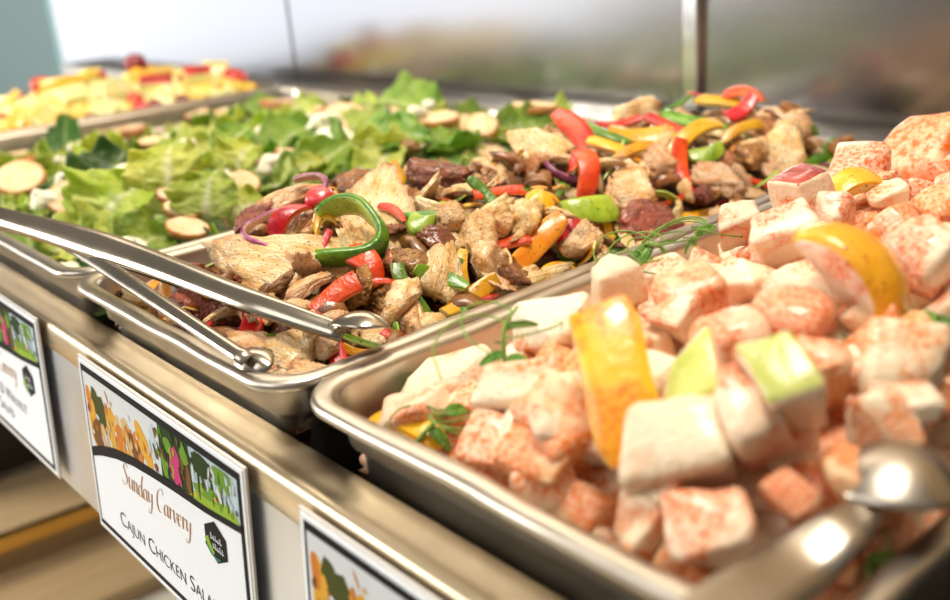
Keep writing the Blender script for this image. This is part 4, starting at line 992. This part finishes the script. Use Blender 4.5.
# ------------------------------------------------------------------ lettuce and toast (wide pan)
P3 = PANS['T3']
def h3(x, y):
    s, f, b = inner(P3, x, y); l = x - P3[0]; r = P3[2] - x
    return -.024 + .028 * sst(.0, .10, r) * sst(-.01, .12, f) * sst(.0, .28, l) - .003 * sst(.05, .25, r) * sst(.1, .4, f) - .012 * sst(.06, 0, b) + .004 * np.sin(x * 37) * np.sin(y * 29)
H3 = Heap(P3, h3, depth=.022)
base_mound('shredded_lettuce', H3, M['salad_base'], 'shredded lettuce and crumbled cheese filling the wide pan', 'salad', .006, 45, .012)
def leaves(nm, mk, s0, n, Lr, Wr, **kw):
    R = random.Random(s0); return [leaf(nm, M[mk], s0 + i, R.uniform(*Lr), R.uniform(*Wr), cup=R.uniform(.2, .7), bend=R.uniform(.1, .9), ruffle=R.uniform(.08, .14), **kw) for i in range(n)]
lp = leaves('pale_lettuce_leaf', 'leaf_pale', 900, 4, (.065, .085), (.05, .065)); lm_ = leaves('green_lettuce_leaf', 'leaf_mid', 910, 4, (.06, .08), (.045, .06)); ld = leaves('dark_green_leaf', 'leaf_dark', 920, 3, (.045, .06), (.03, .04)); lr_ = leaves('dark_red_leaf', 'leaf_red', 930, 2, (.04, .055), (.02, .03))
ts = [toast('toast_slice', 940 + i, .024, .008, o_) for i, o_ in enumerate((.85, .7, .92, .75))]
cz = [torn('cheese_crumble', M['cheese'], 950 + i, d, fib=.14, rag=.2, sub=3) for i, d in enumerate([(.010, .008, .006), (.007, .006, .005), (.012, .008, .007)])]
wn = [lump('walnut_piece', M['walnut'], 960 + i, d, amp=.3, freq=3, p=2.4) for i, d in enumerate([(.010, .008, .005), (.008, .007, .005)])]
fill(H3, [(26, 'pale_lettuce_leaf', lp, (.55, .95), .026), (16, 'green_lettuce_leaf', lm_, (.55, .95), .026), (12, 'dark_green_leaf', ld, (.6, 1), .02), (4, 'dark_red_leaf', lr_, (.7, 1), .018), (14, 'toast_slice', ts, (.7, 1.0), .022), (24, 'cheese_crumble', cz, (.7, 1.4), .010), (6, 'walnut_piece', wn, (.8, 1.2), .010)], 330, -.002, 21, tilt=.45, minsep=.62)
TS = 'toast slice'; LF = 'lettuce leaf'
def td(i, c, r, label=None, **kw): return disc('toast_slice', ts[i], H3, c, r, label, TS, **kw)
def lh(me, a, b, label=None, nm=None, **kw): return hero(nm or me.name.split('.')[0], me, H3, a, b, label, LF, **kw)
lh(lp[0], (94, 236), (138, 176), 'big pale ruffled lettuce leaf at the front of the salad', up=.6, lift=.004, wsc=1.1)
lh(lp[1], (170, 200), (166, 138), 'tall pale lettuce leaf behind the front one', up=.6, lift=.004, wsc=1.1)
lh(lp[2], (206, 224), (210, 172), 'upright yellow-green lettuce leaf between the toast slices', up=.65, lift=.004, wsc=.8)
lh(lp[3], (226, 222), (268, 198), None, up=.4, lift=.004, wsc=.8)
lh(lm_[0], (120, 248), (176, 226), 'crinkled green lettuce leaf at the front rim of the salad pan', tilt=.5, wsc=.8)
lh(lm_[1], (222, 160), (250, 126), None, up=.5, lift=.004)
lh(lp[0], (236, 172), (252, 138), None, up=.5, lift=.003, wsc=.7)
lh(lm_[2], (286, 190), (352, 160), 'broad green lettuce leaf in the middle of the salad', tilt=.6, wsc=.9, lift=.004)
lh(lm_[3], (270, 140), (318, 128), 'bright green leaf near the back of the salad', tilt=.5, lift=.005, wsc=.8)
lh(lm_[0], (382, 110), (446, 98), 'large dark green lettuce leaf at the back of the salad', tilt=.6, lift=.001, wsc=1.2)
lh(lm_[1], (364, 150), (432, 142), None, tilt=.5, lift=.004)
lh(lp[1], (556, 118), (586, 108), 'pale lettuce leaf at the far right end of the salad', tilt=.6, lift=.003, wsc=1.1)
lh(lm_[2], (496, 130), (560, 126), None, tilt=.5, lift=.002)
lh(ld[0], (56, 160), (76, 144), 'dark green leaf at the left edge near the fruit pan', tilt=.6, lift=.004, wsc=1.0)
lh(ld[1], (94, 196), (126, 168), None, tilt=.5, lift=.004)
lh(lm_[3], (240, 112), (282, 104), None, tilt=.5, lift=.002)
lh(lp[2], (300, 176), (330, 168), None, tilt=.4, lift=.002)
lh(lm_[0], (466, 118), (500, 106), None, tilt=.5, lift=.001)
td(0, (22, 183), 25, 'round toast slice lying face up at the left edge of the salad', tilt=.6, lift=.004)
td(2, (70, 203), 22, 'toast slice leaning on the big front lettuce leaf', tilt=.75, lift=.004, yaw=.4)
td(1, (176, 198), 19, None, tilt=.5, lift=.003)
td(3, (184, 214), 20, 'toast slice lying in front of the upright yellow-green leaf', tilt=.25, lift=.003)
td(1, (188, 230), 22, None, tilt=.1, lift=.001)
td(0, (122, 134), 26, 'toast slice lying flat near the rim beside the fruit pan', tilt=.15, lift=.002)
td(2, (243, 188), 18, 'toast slice standing right of the upright yellow-green leaf', tilt=.6, lift=.003)
td(3, (214, 117), 22, None, tilt=.2, lift=.002)
td(1, (196, 112), 16, None, tilt=.4, lift=.002)
td(0, (284, 106), 24, None, tilt=.1, lift=.002)
td(2, (304, 116), 22, None, tilt=.2, lift=.002)
td(0, (347, 122), 26, 'pale toast slice facing forward near the back of the salad', tilt=.6, lift=.002)
td(3, (388, 120), 18, 'pale toast slice behind the blue cheese', tilt=.7, lift=.002)
td(1, (436, 122), 25, None, tilt=.2, lift=.002)
td(2, (482, 130), 17, 'toast slice standing near the edge of the chicken heap', tilt=.7, lift=.004)
td(0, (534, 110), 24, None, tilt=.15, lift=.002)
td(3, (14, 158), 16, None, tilt=.2, lift=.003)
td(1, (150, 142), 14, None, tilt=.3)
td(3, (330, 150), 16, None, tilt=.2)
def cb(i, a, b, label=None, **kw): return hero('cheese_crumble', cz[i], H3, a, b, label, 'cheese', **kw)
cb(2, (366, 140), (402, 136), 'largest white blue cheese crumble in the middle of the salad', lift=.006, wsc=1.3)
cb(0, (404, 126), (430, 122), None, lift=.006); cb(1, (312, 136), (340, 132), None, lift=.006); cb(0, (324, 146), (352, 150), None, lift=.004); cb(2, (34, 214), (62, 206), 'white cheese lump beside the leaning toast slice', lift=.001, wsc=1.2)
cb(1, (176, 150), (196, 148), None, lift=.005); cb(0, (132, 186), (154, 190), None, lift=.005); cb(1, (264, 180), (286, 172), None, lift=.003); cb(0, (220, 186), (232, 190), None, lift=.004)
cs = strip('carrot_strip', [M['orange'], M['orange_in']], 971, L=.04, Wd=.008, T=.006, arc=.4)
hero('carrot_strip', cs, H3, (30, 238), (62, 236), 'orange carrot strip at the front rim of the salad pan', 'carrot', lift=.002)

# ------------------------------------------------------------------ chopped fruit (far pan)
P4 = PANS['T4']
def h4(x, y):
    s, f, b = inner(P4, x, y)
    return -.018 + .030 * sst(.0, .10, s) * sst(-.02, .1, f) - .012 * sst(.07, 0, b) + .003 * np.sin(x * 60 + y * 31)
H4 = Heap(P4, h4, depth=.018)
base_mound('fruit_juice_mash', H4, M['fruit_base'], 'juicy chopped fruit mass filling the far pan', 'fruit', .005, 60, .012)
fp = [chunk('pineapple_chunk', M['pine'], 1000 + i, d, .3, .12) for i, d in enumerate([(.017, .013, .010), (.014, .012, .010), (.019, .010, .010)])]
fm = [chunk('melon_cube', M['melon'], 1010 + i, d, .2, .14) for i, d in enumerate([(.014, .013, .012), (.015, .012, .011)])]
fg = [chunk('mango_cube', M['mango'], 1020 + i, d, .22, .14) for i, d in enumerate([(.014, .012, .011), (.016, .011, .010)])]
fs = [lump('strawberry_piece', M['straw'], 1030 + i, d, amp=.1, p=2.2) for i, d in enumerate([(.016, .012, .010), (.014, .012, .007)])]
fr = [lump('red_grape', M['grape'], 1040, (.012, .0105, .0105), amp=.02, p=2)]
fa = [chunk('red_apple_chunk', [M['melon'], M['apple_red']], 1050 + i, d, .2, .12, (0, .3, 1)) for i, d in enumerate([(.018, .011, .010), (.015, .012, .011)])]
fill(H4, [(30, 'pineapple_chunk', fp, (1.0, 1.4), .018), (20, 'melon_cube', fm, (1.0, 1.35), .017), (8, 'mango_cube', fg, (1.0, 1.35), .017), (6, 'strawberry_piece', fs, (.8, 1.1), .014), (4, 'red_grape', fr, (.9, 1.1), .012), (6, 'red_apple_chunk', fa, (.8, 1.1), .015)], 210, .000, 31, tilt=.5, minsep=.75)
def fh(me, a, b, label, cat, **kw): return hero(me.name.split('.')[0], me, H4, a, b, label, cat, **kw)
FL = .004
fh(fs[0], (30, 92), (56, 84), 'bright strawberry piece at the left of the fruit heap', 'strawberry', lift=FL)
fh(fr[0], (126, 72), (148, 71), 'dark red grape at the top of the fruit heap', 'grape', lift=FL + .004)
fh(fs[1], (97, 92), (113, 89), 'strawberry piece low on the front of the fruit heap', 'strawberry', lift=FL, tilt=.4)
fh(fp[0], (140, 84), (176, 80), 'large pineapple chunk below the dark red grape', 'pineapple', lift=FL, wsc=1.3)
fh(fa[0], (140, 94), (176, 92), 'red-skinned apple chunk in front of the large pineapple chunk', 'apple', lift=FL, tilt=.3)
fh(fa[1], (184, 86), (214, 84), 'dark red-skinned apple chunk at the right of the fruit heap', 'apple', lift=FL, tilt=.2, wsc=1.3)
fh(fs[0], (228, 86), (250, 84), 'strawberry piece at the far right end of the fruit heap', 'strawberry', lift=.004)
fh(fg[0], (44, 98), (76, 92), None, 'mango', lift=FL, wsc=1.3)
fh(fm[0], (60, 112), (86, 106), None, 'melon', lift=FL)
fh(fp[1], (84, 86), (100, 84), None, 'pineapple', lift=FL)
fh(fm[1], (206, 78), (228, 74), 'pale melon cube near the right end of the fruit heap', 'melon', lift=FL)
fh(fs[1], (90, 78), (104, 76), None, 'strawberry', lift=FL)

# ------------------------------------------------------------------ serving tongs and spoon
tr = thing('serving_tongs', 'stainless steel serving tongs resting across the front of the chicken pan', 'tongs', onz(60, 231, .02))
T0 = Vector(tr.location)
hinge = onz(-75, 196, .034)
def tarm(pts, widths, name, mat=M['utensil'], tips=None):
    P = bez([Vector(p) - T0 for p in pts], 40); n = 40
    sec = [(-1, -.20), (-.85, .05), (-.45, .22), (0, .28), (.45, .22), (.85, .05), (1, -.20), (.85, -.22), (.4, -.02), (0, .04), (-.4, -.02), (-.85, -.22)]
    v, f = sweep(P, Vector((.55, -.45, .8)), sec, lambda t: (float(np.interp(t, [0, .25, .5, .8, 1], widths)),) * 2)
    return obj(name, mesh(name, v, f), tr, mat)
tarm([hinge, onz(0, 216, .030), onz(62, 233, .025), onz(140, 258, .0185), onz(250, 300, .014), onz(345, 333, .0045)], [.0065, .0072, .0096, .0066, .0048], 'upper_arm')
tarm([hinge + Vector((-.002, -.010, -.003)), onz(0, 221, .026), onz(58, 237, .019), onz(105, 266, .0145), onz(170, 309, .011), onz(247, 360, .006)], [.0060, .0062, .0050, .0040, .0036], 'lower_arm')
v, f = sweep([hinge - T0 + Vector((-.016 * math.sin(a), .006 * math.cos(a) - .005, -.0015)) for a in np.linspace(0, math.pi, 14)], Vector((0, 0, 1)), [(-.0006, -.006), (.0006, -.006), (.0006, .006), (-.0006, .006)])
obj('spring_bend', mesh('spring_bend', v, f), tr, M['utensil'])
def bowl_vf(L, W, dp, th=.0009, n=16, k=20, scallop=0):
    V = []; Fc = []
    for side in (0, 1):
        for i in range(n + 1):
            r = i / n
            for j in range(k):
                a = 2 * math.pi * j / k; sc = 1 + scallop * math.cos(5 * a) * r ** 4
                x = L / 2 * r * math.cos(a) * sc * (1 - .10 * math.cos(a)); y = W / 2 * r * math.sin(a) * sc * (1 - .12 * math.cos(a))
                V.append((x, y, -dp * (1 - r ** 2.2) - (th if side else 0)))
        b = side * (n + 1) * k
        for i in range(n):
            for j in range(k):
                q = (b + i * k + j, b + i * k + (j + 1) % k, b + (i + 1) * k + (j + 1) % k, b + (i + 1) * k + j); Fc.append(q if side else q[::-1])
    b = (n + 1) * k
    for j in range(k): Fc.append((n * k + j, n * k + (j + 1) % k, b + n * k + (j + 1) % k, b + n * k + j))
    bm = bmesh.new(); vs = [bm.verts.new(v) for v in V]
    for f in Fc: bm.faces.new([vs[i] for i in f])
    bmesh.ops.remove_doubles(bm, verts=bm.verts[:], dist=1e-6); return bm
tp = obj('tong_tip', from_bm('tong_tip', bowl_vf(.030, .021, .006, scallop=.05)), tr, M['utensil'])
a, b = onz(340, 331, .006), onz(388, 338, .006); mw = (basis(b - a, Vector((-.15, .25, 1)))).to_4x4(); mw.translation = (a + b) / 2 - T0 + Vector((0, 0, .004)); tp.matrix_local = mw @ Matrix.Rotation(math.pi, 4, 'X')
tp = obj('tong_tip', from_bm('tong_tip', bowl_vf(.030, .019, .006, scallop=.05)), tr, M['utensil'])
a, b = onz(236, 352, .004), onz(272, 377, -.006); mw = (basis(b - a, Vector((-.1, -.5, 1)))).to_4x4(); mw.translation = (a + b) / 2 - T0; tp.matrix_local = mw @ Matrix.Rotation(math.pi, 4, 'X')

sp0 = H1.hit(896, 506) + Vector((0, 0, .004))
sr = thing('serving_spoon', 'stainless steel serving spoon lying face down at the right of the potato salad', 'spoon', sp0)
hd = onz(742, 604, .012) - sp0; hdn = Vector((hd.x, hd.y, 0)).normalized()
nb = (Vector((0, 0, 1)) + RT * .35).normalized()
bw = obj('bowl', from_bm('bowl', bowl_vf(.040, .040, .011)), sr, M['spoon'])
nk = onz(860, 512, .008) - sp0
ax_ = (onz(928, 476, sp0.z) - onz(866, 508, sp0.z)); mw = basis(ax_, Vector((-.1, .15, 1))).to_4x4(); mw.translation = (0, 0, .004); bw.matrix_local = mw @ Matrix.Rotation(math.pi, 4, 'X')
v, f = sweep(bez([onz(868, 508, sp0.z + .006) - sp0, onz(845, 526, sp0.z + .010) - sp0, onz(800, 560, .012) - sp0, onz(745, 600, .014) - sp0, onz(690, 645, .016) - sp0], 26), nb, [(-1, -.12), (-.9, .1), (-.4, .16), (.4, .16), (.9, .1), (1, -.12)], lambda t: (float(np.interp(t, [0, .15, .45, .8, 1], [.0046, .0060, .0092, .0105, .0100])),) * 2)
obj('handle', mesh('handle', v, f), sr, M['spoon'])

# ------------------------------------------------------------------ drop what no view shows, then describe what is left
bpy.context.view_layer.update()
dg = bpy.context.evaluated_depsgraph_get()
seen = {}
for off, step in ((Vector((0, 0, 0)), 3), (RT * .08, 9), (RT * -.08, 9)):
    o0 = CAM + off
    for yy in range(1, IH, step):
        for xx in range(1, IW, step):
            r = SC.ray_cast(dg, o0, ray(xx, yy).normalized())
            if r[0]:
                s_ = seen.setdefault(r[4].name, [0, 0, 0, 0])
                if step == 3: s_[0] += 1; s_[1] += xx; s_[2] += yy
                else: s_[3] += 1
keep = []
for o, hp, hero_ in ITEMS:
    s_ = seen.get(o.name)
    if s_ is None or (s_[0] == 0 and s_[3] < 2):
        bpy.data.objects.remove(o)
    else: keep.append((o, hp, hero_, s_))
LABELCUT = (' with ', ' beneath ', ' behind ', ' by ', ' on ', ' beside ', ' against ', ' low ', ' under ', ' below ', ' left of ', ' right of ', ' standing ', ' lying ', ' running ', ' in ', ' inside ', ' near ', ' hanging ', ' sloping ', ' curling ', ' forming ', ' high ', ' at ', ' touching ', ' between ', ' dusted ', ' just ', ' leaning ', ' poking ', ' facing ', ' above ', ' beyond ')
def nick(lb):
    k = min([lb.find(c) for c in LABELCUT if lb.find(c) > 0] + [len(lb)]); return lb[:k]
CATS = {'chicken': 'chicken', 'mushroom': 'mushroom', 'pepper': 'pepper strip', 'onion': 'onion', 'potato': 'potato', 'apple': 'apple chunk', 'lettuce': 'lettuce leaf', 'dark_green_leaf': 'salad leaf', 'dark_red_leaf': 'salad leaf', 'toast': 'toast slice', 'cheese': 'cheese', 'walnut': 'walnut', 'pineapple': 'pineapple', 'melon': 'melon', 'mango': 'mango', 'strawberry': 'strawberry', 'grape': 'grape', 'pale_chunk': 'potato or apple chunk'}
PANW = {id(H1): 'potato pan', id(H2): 'chicken pan', id(H3): 'salad pan', id(H4): 'fruit pan'}
for q in keep:
    if q[3][0] == 0:
        c_ = proj(q[0].location); q[3][0], q[3][1], q[3][2] = 1, c_[0], c_[1]
LM = {}
for o, hp, he, s_ in keep:
    if o.get('label'): LM.setdefault(id(hp), []).append((nick(o['label']), s_[1] / s_[0], s_[2] / s_[0], o))
for k_, v_ in LM.items():
    names_ = [q[0] for q in v_]; LM[k_] = [q for q in v_ if names_.count(q[0]) == 1 and len(q[0].split()) >= 3]
buckets = {}
for o, hp, he, s_ in keep:
    base = o.name.split('.')[0]; words = base.replace('_', ' ')
    if not o.get('category'):
        o['category'] = next((v for k, v in CATS.items() if k in base), words)
    o['group'] = (words[:-4] + 'leaves' if words.endswith('leaf') else words + 's') + ' in the ' + PANW[id(hp)]
    if o.get('label'): continue
    cx, cy = s_[1] / s_[0], s_[2] / s_[0]
    lm = min(LM[id(hp)], key=lambda q: (q[1] - cx) ** 2 + ((q[2] - cy) * 1.5) ** 2)
    dx, dy = cx - lm[1], (cy - lm[2]) * 1.5
    rel = ('right of' if dx > 0 else 'left of') if abs(dx) > abs(dy) else ('in front of' if dy > 0 else 'behind')
    buckets.setdefault((words, rel, lm[0], id(hp)), []).append((dx * dx + dy * dy, o))
ORD = ('', 'second ', 'third ', 'fourth ', 'fifth ', 'sixth ', 'seventh ', 'eighth ', 'ninth ', 'tenth ', 'eleventh ', 'twelfth ')
for (words, rel, lmn, hid), lst in buckets.items():
    lst.sort(key=lambda q: q[0])
    for i, (_, o) in enumerate(lst):
        o['label'] = (ORD[min(i, 11)] if len(lst) > 1 and i else ('nearest ' if len(lst) > 1 else '')) + words + ' ' + rel + ' the ' + lmn

# ------------------------------------------------------------------ light
W = bpy.data.worlds.new('room_light'); SC.world = W; W.use_nodes = True; nt = W.node_tree
bg = nt.nodes['Background']; tc = nt.nodes.new('ShaderNodeTexCoord'); sx = nt.nodes.new('ShaderNodeSeparateXYZ'); nt.links.new(tc.outputs['Generated'], sx.inputs[0])
def mth(op, a, b=None, cl=False):
    x = nt.nodes.new('ShaderNodeMath'); x.operation = op; x.use_clamp = cl
    for i, q in enumerate((a, b)):
        if q is None: continue
        if isinstance(q, (int, float)): x.inputs[i].default_value = q
        else: nt.links.new(q, x.inputs[i])
    return x.outputs[0]
def band(v, lo, hi, soft):
    return mth('MULTIPLY', mth('MULTIPLY_ADD', mth('SUBTRACT', v, lo), 1 / soft, True), mth('MULTIPLY', mth('SUBTRACT', hi, v), 1 / soft, True), True)
az = mth('ARCTAN2', sx.outputs['Y'], sx.outputs['X'])        # -pi..pi ; -X front-left window lies near -2.6
win = mth('MULTIPLY', band(az, -3.05, -2.26, .06), band(sx.outputs['Z'], -.135, .12, .04))
bay = mth('MULTIPLY', band(az, -1.95, -1.25, .5), band(sx.outputs['Z'], -.1, .5, .2))
rp_ = nt.nodes.new('ShaderNodeValToRGB'); el = rp_.color_ramp.elements
for p, c in ((.0, (.20, .15, .10)), (.40, (.24, .18, .12)), (.5, (.10, .095, .09)), (.62, (.16, .15, .14)), (1.0, (.45, .40, .33))):
    e = el[0] if p == 0 else (el[-1] if p == 1 else el.new(p)); e.position = p; e.color = (*c, 1)
nt.links.new(mth('MULTIPLY_ADD', sx.outputs['Z'], .5), rp_.inputs[0])
nt.nodes[-1]
for nd in nt.nodes:
    if nd.type == 'MATH' and nd.operation == 'MULTIPLY_ADD' and nd.inputs[1].default_value == .5 and nd.outputs[0].links and nd.outputs[0].links[0].to_node == rp_: nd.inputs[2].default_value = .5
    elif nd.type == 'MATH' and nd.operation == 'MULTIPLY_ADD': nd.inputs[2].default_value = 0
def addcol(base, fac, c):
    x = nt.nodes.new('ShaderNodeMix'); x.data_type = 'RGBA'; x.blend_type = 'ADD'; x.clamp_factor = True
    nt.links.new(fac, x.inputs[0]); nt.links.new(base, x.inputs[6]); x.inputs[7].default_value = (*c, 1); return x.outputs[2]
col = addcol(rp_.outputs[0], win, (2.3, 2.38, 2.55)); col = addcol(col, bay, (.18, .19, .22))
nt.links.new(col, bg.inputs['Color']); bg.inputs['Strength'].default_value = 1.0
def area(name, loc, target, size, power, c, sy=None):
    l = bpy.data.lights.new(name, 'AREA'); l.energy = power; l.color = c; l.shape = 'RECTANGLE'; l.size = size; l.size_y = sy or size
    o = bpy.data.objects.new(name, l); COL.objects.link(o); o.location = loc
    o.rotation_euler = (Vector(target) - Vector(loc)).to_track_quat('-Z', 'Y').to_euler(); return o
area('serving_lamp', (-.42, .565, .66), (-.15, .0, .05), 1.5, 5.5, (1, .90, .75), .25)
area('bench_fill_light', (-1.7, -1.3, .5), (-1.0, .15, -.6), .7, 34, (1, .95, .85), .7)  # unseen fill, added to brighten the bench and cream floor
area('front_fill_light', (-.5, -1.7, 1.5), (-.4, 0, -.2), 1.5, 14, (1, .98, .95), 1.0)  # unseen fill from the front, added for the cards, panel and bench
area('ceiling_lamp', (.05, .15, 1.5), (-.1, .2, 0), 0.5, 25, (1, .92, .80), .35)
SC.view_settings.view_transform = 'Standard'; SC.view_settings.look = 'None'; SC.view_settings.gamma = 1; SC.view_settings.use_curve_mapping = False
SC.view_settings.exposure = 0.12
